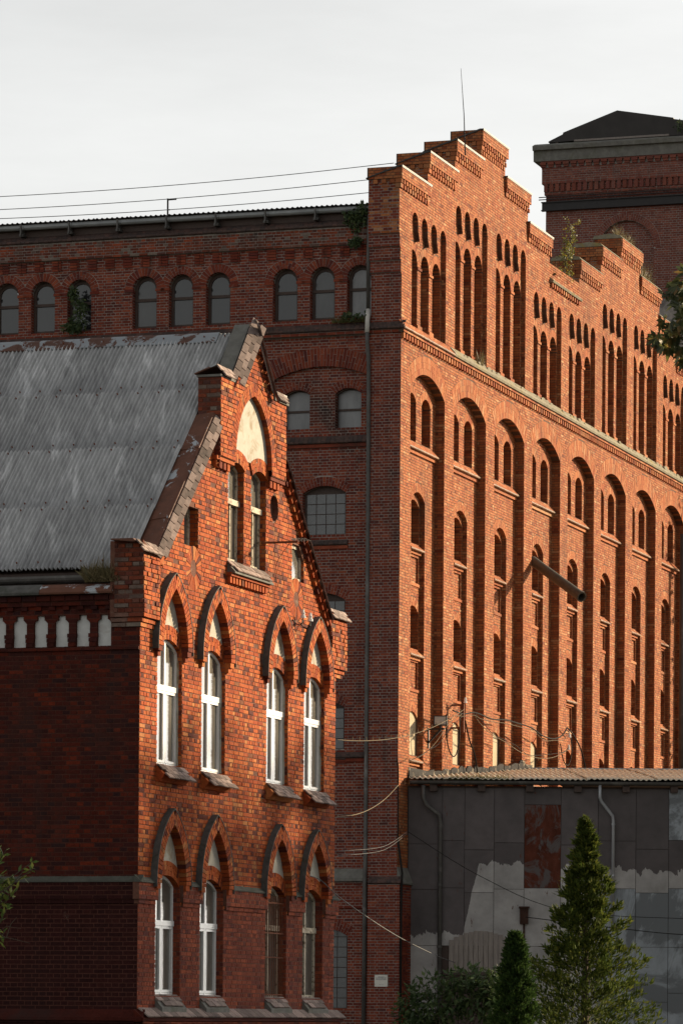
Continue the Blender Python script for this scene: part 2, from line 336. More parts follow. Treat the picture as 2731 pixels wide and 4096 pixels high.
def lay(mb, fr, zlo, zhi, ul, ur, o, holes=(), ch=.077, L=.264, joint=.011, proud=.004, keep=None, clip=None, hdr=True, jit=.004):
    P = fr.P; fu = ul if callable(ul) else (lambda z: ul); fv = ur if callable(ur) else (lambda z: ur)
    R = rng.random
    for i in range(int(ceil((zhi-zlo)/ch-1e-6))):
        zb = zlo+i*ch; zt = min(zb+ch, zhi)-joint; zm = .5*(zb+zt)
        if zt-zb < .02: continue
        A, B = fu(zm), fv(zm)
        if B-A < .04: continue
        cuts = []
        for h in holes:
            m = h.iv(zm)
            if not m: continue
            b, t = h.iv(zb), h.iv(zt)
            if len(b) != len(m): b = m
            if len(t) != len(m): t = m
            cuts += [(m[k][0], m[k][1], b[k], t[k]) for k in range(len(m))]
        cuts.sort(); segs = []; cur = (fu(zb), A, fu(zt))
        for (a, b, bb, tt) in cuts:
            if b <= cur[1]: continue
            if a > cur[1]+.02: segs.append((cur, (bb[0], a, tt[0])))
            cur = (bb[1], b, tt[1])
        if B > cur[1]+.02: segs.append((cur, (fv(zb), B, fv(zt))))
        head = hdr and i % 2 == 1; p = L/2 if head else L; off = (L/4 if head else (i//2 % 2)*L/2*0)
        for (a, b) in segs:
            k = floor((a[1]-off)/p+1e-6); x = off+k*p
            if x+p-a[1] < .05: x += 0  # sliver joins
            first = True; lo = a[1]
            while lo < b[1]-.02:
                hi = x+p; x = hi
                if hi-lo < .045: continue
                if b[1]-hi < .045: hi = b[1]
                last = hi >= b[1]-1e-6; hi = min(hi, b[1])
                x0b, x0t = (a[0], a[2]) if first else (lo, lo)
                x1b, x1t = (b[0], b[2]) if last else (hi-joint, hi-joint)
                if clip is None or clip(.5*(lo+hi), zm):
                    pr = o+proud+R()*jit
                    if R() < (.012 if jit > .006 else 0): pr = o-.006
                    if keep is not None and not first and not last and not head and keep(lo, zm):
                        IND.append((fr, lo, hi-joint, zb, zt, pr, o))
                    else:
                        d = (R()-.5)*.004; c = .003
                        mb.prism8([P(x0b+c, zb+c+d, pr), P(x1b-c, zb+c+d, pr), P(x1t-c, zt-c+d, pr), P(x0t+c, zt-c+d, pr),
                                   P(x0b, zb+d, o-.006), P(x1b, zb+d, o-.006), P(x1t, zt+d, o-.006), P(x0t, zt+d, o-.006)], False)
                first = False; lo = hi
                if last: break
IND = []
BRM = {}
def flush_bricks(parent, mat, limit=300):
    global IND
    if len(IND) > limit: IND = rng.sample(IND, limit)
    for (fr, a, b, zb, zt, pr, o) in IND:
        k = (round(b-a, 3), round(zt-zb, 3), mat.name)
        if k not in BRM:
            m = MB(); f = Fr((0, 0, 0), (1, 0, 0), (0, 0, 1), (0, 1, 0)); w, h = k[0], k[1]; c = .004
            m.prism8([f.P(c, c, .006), f.P(w-c, c, .006), f.P(w-c, h-c, .006), f.P(c, h-c, .006), f.P(0, 0, -.012), f.P(w, 0, -.012), f.P(w, h, -.012), f.P(0, h, -.012)])
            BRM[k] = m.mesh('brick', mat)
        place('brick', BRM[k], parent, None, fr.M(a, zb, pr-.006))
    IND = []
def jamb(mb, fr, u, z0, z1, of, ob, side=-1, **kw):     # side -1 : faces -u (a right-hand jamb)
    f = Fr(fr.P(u, 0, of), -fr.N, fr.U*side, fr.Z); lay(mb, f, z0, z1, 0.0, of-ob, 0.0, **kw)

def window(parent, fr, op, o, frame=.06, bars=(), vbars=(), mat=None, pmat=None, depth=.07, pane_o=-.03, name='window', inner=None):
    """frame follows the opening's outline; bars = heights of transoms (z,half) ; vbars = (u,z0,z1,half)"""
    mb = MB(); out = op.outline(8); cu, w = op.cu, op.w
    e = Op(cu, w+.02, op.zb-.02, op.top+.02, op.kind, op.h) if op.kind != 'flat' else Op(cu, w+.02, op.zb-.02, op.top+.02, 'flat')
    if op.kind == 'seg': i = Op(cu, w-frame, op.zb+frame, op.top-frame, 'seg', max(.02, op.h*(w-frame)/w*.9))
    elif op.kind == 'round': i = Op(cu, w-frame, op.zb+frame, op.top-frame, 'round')
    else: i = Op(cu, w-frame, op.zb+frame, op.top-frame, 'flat')
    a, b = e.outline(8), i.outline(8); n = len(a)
    for k in range(n):
        j = (k+1) % n
        mb.prism8([fr.P(*a[k], o), fr.P(*a[j], o), fr.P(*b[j], o), fr.P(*b[k], o), fr.P(*a[k], o-depth), fr.P(*a[j], o-depth), fr.P(*b[j], o-depth), fr.P(*b[k], o-depth)])
    for (z, h, pr) in bars: mb.box(fr, cu-w, cu+w, z-h, z+h, o-depth, o+pr)
    for (u, z0, z1, h) in vbars: mb.box(fr, u-h, u+h, z0, z1, o-depth, o+.006)
    root = mb.obj(name, mat, parent)
    zc = [bz[0] for bz in bars]; us = sorted(set(v[0] for v in vbars))
    zs = [op.zb+frame]+zc+[None]
    for r in range(len(zs)-1):
        z0, z1 = zs[r], zs[r+1]
        lo = i.cu-i.w; uu = [lo]+us+[i.cu+i.w]
        for c in range(len(uu)-1):
            p = MB()
            if z1 is not None: p.box(fr, uu[c], uu[c+1], z0, z1, o+pane_o-.006, o+pane_o)
            else:
                m = 8; pts = [(uu[c], z0), (uu[c+1], z0)]
                for q in range(m, -1, -1):
                    x = uu[c]+(uu[c+1]-uu[c])*q/m; xr = abs(x-i.cu); zz = i.zs
                    if i.kind != 'flat':
                        q2 = i.R**2-min(xr, i.R)**2; zz = i.zs+i.cz+sqrt(max(0, q2))
                        if i.kind == 'round': zz = i.zs+sqrt(max(0, i.R**2-xr*xr))
                    pts.append((x, zz))
                p.poly(fr, pts, o+pane_o-.006, o+pane_o)
            pv = p.obj('pane', pmat, root)
    return root
def sill_nose(mb, mbn, fr, u0, u1, z_top, z_nose, o_in, o_out, step=.125):
    """sloping brick sill (mb) ending in a row of bull-nosed bricks (mbn)"""
    n = max(1, int(round((u1-u0)/step))); s = (u1-u0)/n; h = .075
    for i in range(n):
        a, b = u0+i*s+.004, u0+(i+1)*s-.004; d = (rng.random()-.5)*.006
        prof = [(z_nose, o_in-.02)]+[(z_nose+h*.5-h*.5*cos(t*pi/5)+d, o_out-.035+.035*sin(t*pi/5)) for t in range(6)]+[(z_nose+h, o_in-.02)]
        mbn.ext(fr, prof, a, b)
    zt = z_nose+h; rows = 3
    for r in range(rows):
        f0, f1 = r/rows, (r+1)/rows
        for i in range(n):
            a, b = u0+i*s+.004+(s/2 if r % 2 else 0), u0+(i+1)*s-.004+(s/2 if r % 2 else 0); b = min(b, u1)
            if b-a < .03: continue
            oa, ob = o_out-.03+(o_in-.03-o_out+.03)*f0, o_out-.03+(o_in-.03-o_out+.03)*f1
            za, zb = zt+(z_top-zt)*f0, zt+(z_top-zt)*f1; g = .006
            mb.prism8([fr.P(a, za, oa), fr.P(b, za, oa), fr.P(b, zb-.004, ob+g), fr.P(a, zb-.004, ob+g), fr.P(a, za-.03, oa-.0), fr.P(b, za-.03, oa), fr.P(b, zb-.03, ob), fr.P(a, zb-.03, ob)], False)
class Circ:
    def __init__(s, cu, cz, r): s.cu, s.cz, s.r = cu, cz, r
    def iv(s, z):
        q = s.r**2-(z-s.cz)**2; return [] if q <= 0 else [(s.cu-sqrt(q), s.cu+sqrt(q))]
    def outline(s, n=20): return [(s.cu+s.r*cos(2*pi*i/n), s.cz+s.r*sin(2*pi*i/n)) for i in range(n)]
# ------------------------------------------------------------------ setting
mb = MB(); mb.face([(-900, -200, GROUND), (900, -200, GROUND), (900, 1500, GROUND), (-900, 1500, GROUND)])
gnd = mb.obj('ground', plain('yard_gravel', (.10,.09,.075), .95, var=.3, scale=.8, c2=(.05,.065,.03), lo=.5, hi=.6), None, 'structure')

# ================================================================== gable house
HO = thing('gable_house', 'small red brick house with pointed-arch windows and grey corrugated roof in front', 'house', S0+Vector((0, 0, GROUND)))
CH = .0775
WC = [1.445, 3.66, 7.15, 9.31]
up = [Op(c, .61, 4.27, 7.325, 'pointed', 1.035, t=.25) for c in WC]
lo = [Op(c, .61, .33, 3.275, 'pointed', 1.035, t=.25) for c in WC]
tw = [Op(4.77, .42, 8.10, 9.93, 'seg', .12, t=.24), Op(6.005, .415, 8.10, 9.93, 'seg', .12, t=.24)]
sq = [Op(2.45, .36, 8.15, 8.86, 'flat'), Op(8.27, .35, 8.16, 8.84, 'flat')]
ros = [Circ(2.6, 7.80, .40), Circ(8.2, 7.82, .40)]; ocu = Circ(6.88, 9.37, .24)
rl = lambda z: 0.0 if z < 7.42 else .65+(z-7.42)/.94
rr_ = lambda z: 10.6 if z < 7.36 else 10.15-(z-7.36)/.967
cm = MB()
outl = [(0, GROUND), (10.6, GROUND), (10.6, 7.36), (10.15, 7.36), (7.2, 10.21), (5.4, 11.95), (3.6, 10.22), (.65, 7.42), (0, 7.42)]
allh = up+lo+tw+sq
core(cm, SG, outl, [h.outline() for h in allh]+[ocu.outline()], 0)
for h in up+lo+tw: reveal(cm, SG, h.outline(), 0, -.2)
for h in sq: reveal(cm, SG, h.outline(), 0, -.22)
reveal(cm, SG, ocu.outline(), 0, -.1); panel(cm, SG, ocu.outline(), -.1)
gw = cm.obj('gable_wall', M_MH, HO)
bw = MB()
keepg = lambda u, z: (.05 < u < 10 and 3.4 < z < 7.2 and rng.random() < .16)
lay(bw, SG, 1.9, 10.25, rl, rr_, 0, up+lo+tw+sq+ros+[ocu], ch=CH, keep=keepg, hdr=True, proud=.006, jit=.008)
bp = MB(); lay(bp, SG, .10, 1.9, 0, 10.6, 0, lo, ch=CH, proud=.006, jit=.006)
lay(bp, SG, GROUND, -.1, 0, 10.6, .12, ch=CH)
for h in up: jamb(bw, SG, h.cu+h.w, h.zb, h.zs, .0, -.14, ch=CH)
for h in lo: jamb(bp, SG, h.cu+h.w, h.zb, h.zs, .0, -.14, ch=CH)
bp.obj('base_brickwork', M_HP, gw, 'stuff')
for h in tw: jamb(bw, SG, h.cu+h.w, h.zb, h.zs, .0, -.17, ch=CH)
for h in sq: jamb(bw, SG, h.cu+h.w, h.zb, h.top, .0, -.2, ch=CH)
for h in tw: h.ring(bw, SG, .032, .19, split=True)
for c in ros:
    n = 26
    for i in range(n):
        a0, a1 = 2*pi*i/n+.02, 2*pi*(i+1)/n-.02
        q = [(c.cu+r*cos(a), c.cz+r*sin(a)) for r, a in ((.15, a0), (.39, a0), (.39, a1), (.15, a1))]
        pr = .002+rng.random()*.008; bw.prism8([SG.P(*p, pr) for p in q]+[SG.P(*p, -.02) for p in q], False)
# --- pointed hoods
lead = MB(); 
for k, h in enumerate(up+lo):
    hm = MB(); h.ring(hm, SG, .115, .235, t=.235, split=True, pitch=.08)
    ho = hm.obj('hood_mould', M_HB, HO)
    fm = MB(); op_ = h.top_pts(.232, 12); oq = h.top_pts(.250, 12); m_ = min(len(op_), len(oq))
    for i in range(m_-1):
        q = [op_[i], op_[i+1], oq[i+1], oq[i]]
        fm.prism8([SG.P(*p, .128) for p in q]+[SG.P(*p, -.02) for p in q])
    for sgn in (0, -1):       # straight feet of the flashing
        a, b = op_[sgn], oq[sgn]
        q = [(a[0], h.zs-.06), (b[0], h.zs-.06), (b[0], h.zs), (a[0], h.zs)]
        fm.prism8([SG.P(*p, .128) for p in q]+[SG.P(*p, -.02) for p in q])
    fm.obj('hood_flashing', M_LEAD, ho)
    for s in (-1, 1):
        sm = MB()
        for j, (z0, z1, o1, e) in enumerate(((-.09, -.005, .105, .20), (-.175, -.095, .065, .13))):
            a, b = h.cu+s*h.w, h.cu+s*(h.w+e); sm.box(SG, min(a, b)+.004, max(a, b)-.004, h.zs+z0, h.zs+z1+.004, -.05, o1)
        a, b = h.cu+s*h.w, h.cu+s*(h.w+.235); sm.box(SG, min(a, b)+.004, max(a, b)-.004, h.zs, h.zs+.002, -.05, .07)
        sm.obj('springer', M_HB, ho)
    g_ = Op(h.cu, .61, h.zb, h.zs+.165, 'seg', .19, t=.25)
    lm = MB(); g_.ring(lm, SG, -.022, .12, split=True, pitch=.075); lm.obj('lintel_arch', M_HB, HO)
    pm = MB(); pts = [p for p in h.top_pts(-.0, 10)]; zc = h.zs+.26
    pts = [p for p in pts if p[1] > zc]; hx = h.hw(zc)
    pm.poly(SG, [(h.cu+hx, zc)]+pts+[(h.cu-hx, zc)], -.14, -.04); pm.obj('tympanum_plaster', M_PLA, HO)
    wop = Op(h.cu, .60, h.zb, h.zs+.17, 'seg', .19)
    z1 = h.zb+1.345 if k < 4 else h.zb+1.25
    if k < 6:
        wo_ = -.09 if k < 4 else -.125
        w_ = window(HO, SG, wop, wo_, .055, [(z1, .046, .02)], [(h.cu, h.zb+.03, h.zs+.1, .03)], M_WHITE, M_GLC, name='window')
        sh = MB()
        for (a, b) in ((h.cu-.545, h.cu-.03), (h.cu+.03, h.cu+.545)):
            for (x0, x1, y0, y1) in ((a, a+.045, h.zb+.06, z1-.05), (b-.045, b, h.zb+.06, z1-.05), (a+.045, b-.045, h.zb+.06, h.zb+.105), (a+.045, b-.045, z1-.095, z1-.05)):
                sh.box(SG, x0, x1, y0, y1, wo_-.05, wo_+.008)
        sh.obj('sash', M_WHITE, w_)
        if k < 4: jp = MB(); jp.poly(Fr(SG.P(h.cu+.61, 0, 0), -NG, -G2), [(.048+.012*rng.random(), h.zb+.05)]+[(.05+.018*rng.random(), h.zb+.2*q) for q in range(1, 10)]+[(.09, h.zb+1.95), (.09, h.zb+.05)], -.01, .014); jp.obj('jamb_plaster', M_PLA, HO)
    else:
        w_ = window(HO, SG, wop, -.15, .07, [(z1+.05, .05, .03)], [(h.cu, h.zb+.03, h.zs+.1, .035)], M_OLDP, M_GLC, name='window')
    if k == 6:
        gm = MB()
        for i in range(11): u = h.cu-.52+i*.104; gm.tube([SG.P(u, h.zb+.02, -.06), SG.P(u, h.zs-.02, -.06)], .009, 5)
        for z in (h.zb+.06, h.zb+.75, h.zb+1.2, h.zs-.15): gm.box(SG, h.cu-.6, h.cu+.6, z-.013, z+.013, -.068, -.05)
        gr = gm.obj('window_bars', M_RUSTP, w_)
for k, h in enumerate(tw):
    wop = Op(h.cu, h.w-.01, h.zb+.06, h.top+.01, 'seg', .12)
    window(HO, SG, wop, -.11, .055, [(9.23, .05, .045)], [(h.cu+.0, 8.13, 9.2, .02)], M_OLDP, M_GLC)
for k, h in enumerate(sq): window(HO, SG, Op(h.cu, h.w-.01, h.zb+.01, h.top-.01, 'flat'), -.15 if k == 0 else -.05, .06, [], [], M_OLDP, M_GLC)
# --- slates (clay tiles) : shared meshes, one object each
def slate_mesh(w, h, t=.022):
    m = MB(); f = Fr((0, 0, 0), (1, 0, 0), (0, 0, 1), (0, 1, 0)); m.box(f, -w/2+.011, w/2-.011, -h, 0, 0, t); return m.mesh('slate', M_SLATE)
SLM = {}
def slate_strip(parent, A, B, down, rows, w, h, out):
    """rows of slates hung along the line A->B; 'down' = unit direction of fall, h = exposed height, out = lift along normal"""
    A, B, down = Vector(A), Vector(B), Vector(down).normalized(); U = (B-A); Ln = U.length; U.normalize()
    Nn = U.cross(-down).normalized()
    if Nn.dot(out) < 0: Nn = -Nn
    n = max(1, int(round(Ln/w))); w2 = Ln/n
    kk = (round(w2, 3), round(h, 3))
    if kk not in SLM: SLM[kk] = slate_mesh(w2, h*1.25)
    for r in range(rows):
        for i in range(n+(r % 2)):
            x = (i+.5-(.5 if r % 2 else 0))*w2
            if x < .2*w2 or x > Ln-.2*w2: continue
            tilt = .055+rng.random()*.02
            M = Matrix((U, (-down*cos(tilt)+Nn*-sin(tilt)).normalized(), Nn)).transposed().to_4x4()
            Y = (-down*cos(tilt)-Nn*sin(tilt)).normalized(); Z_ = U.cross(Y)
            if Z_.dot(Nn) < 0: Z_ = -Z_
            M = Matrix((U, Y, Z_)).transposed().to_4x4(); M = M @ Matrix.Rotation((rng.random()-.5)*.03, 4, 'Z')
            M.translation = A+U*x+down*(h*r)+Nn*(.004+rng.random()*.004)
            place('slate', SLM[kk], parent, None, M)
# window sills
for k, h in enumerate(up):
    sb = MB(); sb.ext(SG, [(4.27, -.14), (4.27, .0), (4.10, .15), (4.06, .14), (3.98, .06), (3.97, -.14)], h.cu-.63, h.cu+.66); sb.obj('window_sill', M_HB, HO)
    fb = MB(); fb.ext(SG, [(4.285, -.16), (4.285, .01), (4.25, .03), (4.235, .0)], h.cu-.62, h.cu+.66); fb.obj('sill_board', M_CEM, HO)
    slate_strip(HO, SG.P(h.cu-.64, 4.26, .02), SG.P(h.cu+.68, 4.26, .02), NG*.2-ZV*.21, 3, .26, .10, NG+ZV)
for h in lo:
    sb = MB(); sb.ext(SG, [(.33, -.15), (.34, -.05), (.12, .14), (.05, .14), (.05, -.15)], h.cu-.605, h.cu+.605); sb.obj('window_sill', M_CEM, HO)
    slate_strip(HO, SG.P(h.cu-.6, .335, -.06), SG.P(h.cu+.6, .335, -.06), NG*.2-ZV*.215, 2, .3, .12, NG+ZV)
slate_strip(HO, SG.P(-.05, .10, .03), SG.P(10.75, .10, .03), NG*.16-ZV*.14, 1, .30, .19, NG+ZV)
pl = MB(); pl.ext(SG, [(.09, 0), (-.05, .17), (-.10, .17), (-.12, .12), (-.12, 0)], -.15, 10.78)
pl.ext(SL, [(.09, 0), (-.05, .17), (-.10, .17), (-.12, .12), (-.12, 0)], -.15, 7); pl.obj('plinth_ledge', M_HS, HO)
# string band under the ground-floor hoods
bd = MB(); ed = MB()
segs = [(-.10, lo[0].cu-.61), (lo[0].cu+.61, lo[1].cu-.61), (lo[1].cu+.61, lo[2].cu-.61), (lo[2].cu+.61, lo[3].cu-.61), (lo[3].cu+.61, 10.72)]
for (a, b) in segs:
    lay(bd, SG, 1.95, 2.245, a, b, .06, ch=CH*.98, hdr=True); lay(bd, SG, 1.875, 1.95, a+.06, b-.06, .03, ch=.075, hdr=True)
    ed = MB(); ed.box(SG, a, b, 1.95, 2.24, -.05, .06); ed.box(SG, a+.06, b-.06, 1.875, 1.95, -.05, .03); ed.obj('band_core', M_MH, HO)
for (a, b) in [(-.12, lo[0].cu-.86), (lo[0].cu+.86, lo[1].cu-.86), (lo[1].cu+.86, lo[2].cu-.86), (lo[2].cu+.86, lo[3].cu-.86), (lo[3].cu+.86, 10.74)]:
    m = MB(); m.ext(SG, [(2.36, -.02), (2.26, .09), (2.235, .09), (2.235, -.02)], a, b); m.obj('weathering_ledge', M_LEDGE, HO)
bo = bd.obj('brick_band', M_HP, HO); bo['kind'] = 'stuff'
# --- turret (raised centre of the gable)
big = Op(5.42, .985, 9.9, 11.22, 'pointed', 1.22, t=.25)
tm = MB(); arcp = big.top_pts(0, 14)
tout = [(4.435, 9.9), (3.6, 9.9), (3.6, 11.3), (4.33, 11.3), (5.41, 12.45), (6.49, 11.3), (7.18, 11.3), (7.18, 9.9), (6.405, 9.9)]+arcp
core(tm, SG, tout, [], .12); reveal(tm, SG, arcp, .12, 0, False)
for (u) in (3.6, 7.18): tm.face([SG.P(u, 9.9, .12), SG.P(u, 11.3, .12), SG.P(u, 11.3, -.30), SG.P(u, 9.9, -.30)])
tm.face([SG.P(3.6, 9.9, .12), SG.P(4.435, 9.9, .12), SG.P(4.435, 9.9, 0), SG.P(3.6, 9.9, 0)]); tm.face([SG.P(6.405, 9.9, .12), SG.P(7.18, 9.9, .12), SG.P(7.18, 9.9, 0), SG.P(6.405, 9.9, 0)])
tu = tm.obj('gable_turret', M_MH, HO)
tl = lambda z: 3.6 if z < 11.3 else 4.33+(z-11.3)*.94
tr = lambda z: 7.18 if z < 11.3 else 6.49-(z-11.3)*.94
lay(bw, SG, 9.91, 12.4, tl, tr, .12, [big], ch=CH, keep=lambda u, z: rng.random() < .2, proud=.006, jit=.012)
big.ring(bw, SG, .12, .12, t=.24, split=True, pitch=.08)
fs = Fr(SG.P(3.6, 0, .12), -NG, -G2); kn = MB(); lay(kn, fs, 9.7, 11.3, 0, .42, 0, ch=CH, jit=.012)
tp = MB(); tp.poly(SG, [p for p in [(6.39, 10.02)]+[q for q in big.top_pts(-.003, 14) if q[1] > 10.02]+[(4.45, 10.02)]], -.05, .028); tp.obj('tympanum_plaster', M_PLA, HO)
for (a, b) in ((3.5, 4.42), (6.42, 7.22)):
    tb = MB(); tb.box(SG, a, b, 9.83, 9.9, -.05, .10)
    n = int((b-a)/.2)
    for i in range(n): tb.box(SG, a+i*.2+.03, a+i*.2+.15, 9.70, 9.832, -.05, .075)
    tb.obj('corbel_course', M_HB, HO)
tb = MB(); tb.box(SG, 4.27, 6.36, 7.85, 7.915, -.05, .11)
for i in range(13): tb.box(SG, 4.3+i*.16, 4.39+i*.16, 7.73, 7.852, -.05, .08)
tb.obj('corbel_course', M_HB, HO)
ts = MB(); ts.ext(SG, [(8.14, -.17), (8.10, 0), (7.93, .16), (7.90, .16), (7.90, 0), (7.90, -.17)], 4.33, 6.45); ts.obj('window_sill', M_CEM, HO)
slate_strip(HO, SG.P(4.3, 8.13, -.02), SG.P(6.45, 8.13, -.02), NG*.17-ZV*.18, 2, .26, .12, NG+ZV)
# turret roof : cement slopes behind the slates
tc = MB()
tc.poly(SG, [(4.28, 11.32), (5.41, 12.53), (6.54, 11.32)], -.27, .02); tc.poly(SG, [(3.56, 11.30), (3.56, 11.34), (4.36, 11.36), (4.36, 11.30)], -.32, .14); tc.poly(SG, [(6.46, 11.30), (6.46, 11.36), (7.24, 11.34), (7.24, 11.30)], -.42, .16)
tc.obj('turret_roof', M_CEM, HO)
rk = Vector(SG.P(5.41, 12.60, .0))-Vector(SG.P(4.25, 11.38, .0)); rkn = rk.normalized()
for s in (0, 1):
    a = Vector(SG.P(4.25, 11.40, .08)) if s == 0 else Vector(SG.P(6.57, 11.40, .08)); b = Vector(SG.P(5.41, 12.64, .08)); d = (b-a).normalized()
    perp = (ZV-d*d.dot(ZV)).normalized()
    slate_strip(HO, a, b, NG*.15-perp*.24, 3, .235, .098, NG+perp)
    a = SG.P(3.52, 11.5, .05) if s == 0 else SG.P(6.5, 11.5, .05); b = SG.P(4.3, 11.5, .05) if s == 0 else SG.P(7.27, 11.5, .05)
    slate_strip(HO, a, b, NG*.14-ZV*.2, 2, .26, .1, NG+ZV)
    km = MB(); u0, u1 = (3.5, 4.32) if s == 0 else (6.5, 7.3)
    km.ext(SG, [(11.34, -.34), (11.36, -.34), (11.50, .03), (11.50, .07), (11.48, .05)], u0, u1); km.obj('turret_flashing', M_RUST if s == 0 else M_CAP, HO)
    if s == 1: km = MB(); km.box(SG, 7.12, 7.30, 11.36, 11.50, -.4, .10); km.obj('turret_cap', M_CAP, HO)
# --- kneelers at the two corners
kc = MB(); kf = MB()
for (a, b) in ((-.10, .66), (10.05, 10.98)):
    kc = MB(); kc.poly(SG, [(a, 6.70), (b, 6.70), (b, 7.72), (a, 7.98 if a < 0 else 7.72)], -.5, .10)
    lay(kf, SG, 6.70, 7.76, a, b, .10, ch=CH, jit=.022)
    for (z0, z1, o1, e) in ((6.62, 6.70, .06, .035), (6.54, 6.62, .03, .06)):
        kc.box(SG, a+e if a < 0 else a, b-e, z0, z1, -.3, o1); lay(kf, SG, z0, z1, a+e if a < 0 else a, b-e, o1, ch=.08)
        if a < 0: f = Fr(SG.P(a+e, 0, o1), -NG, -G2); lay(kn, f, z0, z1, 0, .5+o1, 0, ch=.08)
    kc.obj('kneeler', M_MH, HO)
f = Fr(SG.P(-.10, 0, .10), -NG, -G2); lay(kn, f, 6.70, 8.0, 0, .52, 0, ch=CH, jit=.025)
f = Fr(SG.P(10.05, 0, .10), -NG, -G2); lay(kn, f, 6.55, 7.7, 0, .3, 0, ch=CH, jit=.02)
kn.obj('shaded_side_bricks', M_HK, HO, 'stuff'); kf.obj('kneeler_bricks', M_HB, HO, 'stuff')  # kneeler and turret side faces, darkened in colour for their shade
for (a, b, z, R_) in ((-.36, .60, 8.0, M_RUST), (10.0, 11.0, 7.86, M_CAP)):
    km = MB(); km.ext(SG, [(z-.02, -.42), (z+.0, -.42), (z+.0, -.02), (z-.05, .03), (z-.06, .0)], max(a, -.3), b); km.obj('kneeler_flashing', R_, HO)
    slate_strip(HO, SG.P(max(a, -.3), z-.03, .02), SG.P(b+.05, z-.03, .02), NG*.13-ZV*.17, 3, .26, .075, NG+ZV)
# --- raked verges
for s in (0, 1):
    a2, b2 = ((.62, 7.80), (3.58, 10.60)) if s == 0 else ((10.18, 7.62), (7.22, 10.48))
    a, b = Vector(SG.P(*a2, .02)), Vector(SG.P(*b2, .02)); d = (b-a).normalized(); perp = (ZV-d*d.dot(ZV)).normalized()
    # parapet strip, flashing, slates
    vm = MB(); pb = perp*.0
    def pt(q, h, o): return tuple(Vector(q)+perp*h+NG*o)
    vm.prism8([pt(a, -.40, -.02), pt(b, -.40, -.02), pt(b, -.02, -.02), pt(a, -.02, -.02), pt(a, -.40, -.40), pt(b, -.40, -.40), pt(b, -.02, -.40), pt(a, -.02, -.40)]); vm.obj('verge_parapet', M_MH, HO)
    nseg = 4
    for i in range(nseg):
        p0, p1 = a+(b-a)*(i/nseg), a+(b-a)*((i+1)/nseg); lift = .012*(i % 2)
        fm = MB(); prof = [(.0+lift, -.45), (.06+lift, -.05), (.05+lift, .0), (-.05+lift, .035), (-.06+lift, .02), (.03+lift, -.04), (-.02+lift, -.45)]
        n = len(prof); base = [pt(p0-d*.02, h, o) for h, o in prof]+[pt(p1+d*.02, h, o) for h, o in prof]
        fm.v = base; fm.f = [(k, (k+1) % n, n+(k+1) % n, n+k) for k in range(n)]+[tuple(range(n-1, -1, -1)), tuple(range(n, 2*n))]
        fm.obj('verge_flashing', M_RUST, HO)
    slate_strip(HO, a+perp*.02+NG*.01, b+perp*.02+NG*.01, NG*.13-perp*.22, 2, .24, .098, NG+perp)
    # sawtooth course under the verge
    tm_ = MB(); Ls = (b-a).length; n = int(Ls/.2)
    for i in range(n):
        p = a+d*(.1+i*.2)-perp*.30
        tm_.prism8([tuple(p+d*x+perp*y+NG*.055) for x, y in ((0, 0), (.11, 0), (.11, .09), (0, .09))]+[tuple(p+d*x+perp*y-NG*.05) for x, y in ((0, 0), (.11, 0), (.11, .09), (0, .09))])
    p = a-perp*.205; q = b-perp*.205
    tm_.prism8([tuple(p+NG*.075), tuple(q+NG*.075), tuple(q+perp*.09+NG*.075), tuple(p+perp*.09+NG*.075), tuple(p-NG*.05), tuple(q-NG*.05), tuple(q+perp*.09-NG*.05), tuple(p+perp*.09-NG*.05)])
    tm_.obj('verge_course', M_HB, HO)
gbo = bw.obj('brickwork', M_HB, gw, 'stuff'); IND = rng.sample(IND, min(len(IND), 140)); flush_bricks(gw, M_HB)
# --- side wall
sm = MB(); pcs = [.64+.3835*i for i in range(18)]
class Niche(Rect):
    def __init__(s, c): s.c = c
    def iv(s, z):
        if 6.222 <= z < 6.68: return [(s.c-.125, s.c+.125)]
        if 6.68 <= z < 6.757: return [(s.c-.065, s.c+.065)]
        return []
    def outline(s): c = s.c; return [(c-.125, 6.222), (c+.125, 6.222), (c+.125, 6.68), (c+.065, 6.68), (c+.065, 6.757), (c-.065, 6.757), (c-.065, 6.68), (c-.125, 6.68)]
nic = [Niche(c) for c in pcs if c < 6.8]
core(sm, SL, [(0, GROUND), (7, GROUND), (7, 7.1), (0, 7.1)], [n.outline() for n in nic], 0)
for n in nic: reveal(sm, SL, n.outline(), 0, -.07)
# the two hidden walls close the house
sm.face([SL.P(7, GROUND), tuple(Vector(SL.P(7, GROUND))+G2*10.6), tuple(Vector(SL.P(7, 7.1))+G2*10.6), tuple(Vector(SL.P(7, 12.2))+G2*5.4), SL.P(7, 7.1)])
sm.face([SG.P(10.6, GROUND), tuple(Vector(SG.P(10.6, GROUND))+L2*7), tuple(Vector(SG.P(10.6, 7.1))+L2*7), SG.P(10.6, 7.1)])
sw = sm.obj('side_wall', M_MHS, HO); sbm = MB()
keeps = lambda u, z: (.0 < u < 2.5 and 2.3 < z < 6.2 and rng.random() < .42)
lay(sbm, SL, 1.9, 7.1, 0, 3.4, 0, nic, ch=CH, keep=keeps)
sbp = MB(); lay(sbp, SL, -.08, 1.9, 0, 3.4, 0, ch=CH, proud=.002, jit=.002); lay(sbp, SL, GROUND, -.1, 0, 3.4, .12, ch=CH)
lay(sbp, SL, 1.95, 2.245, -.06, 3.4, .06, ch=CH*.98); lay(sbp, SL, 1.875, 1.95, -.03, 3.4, .03, ch=.075); sbp.obj('base_brickwork', M_HPS, sw, 'stuff')
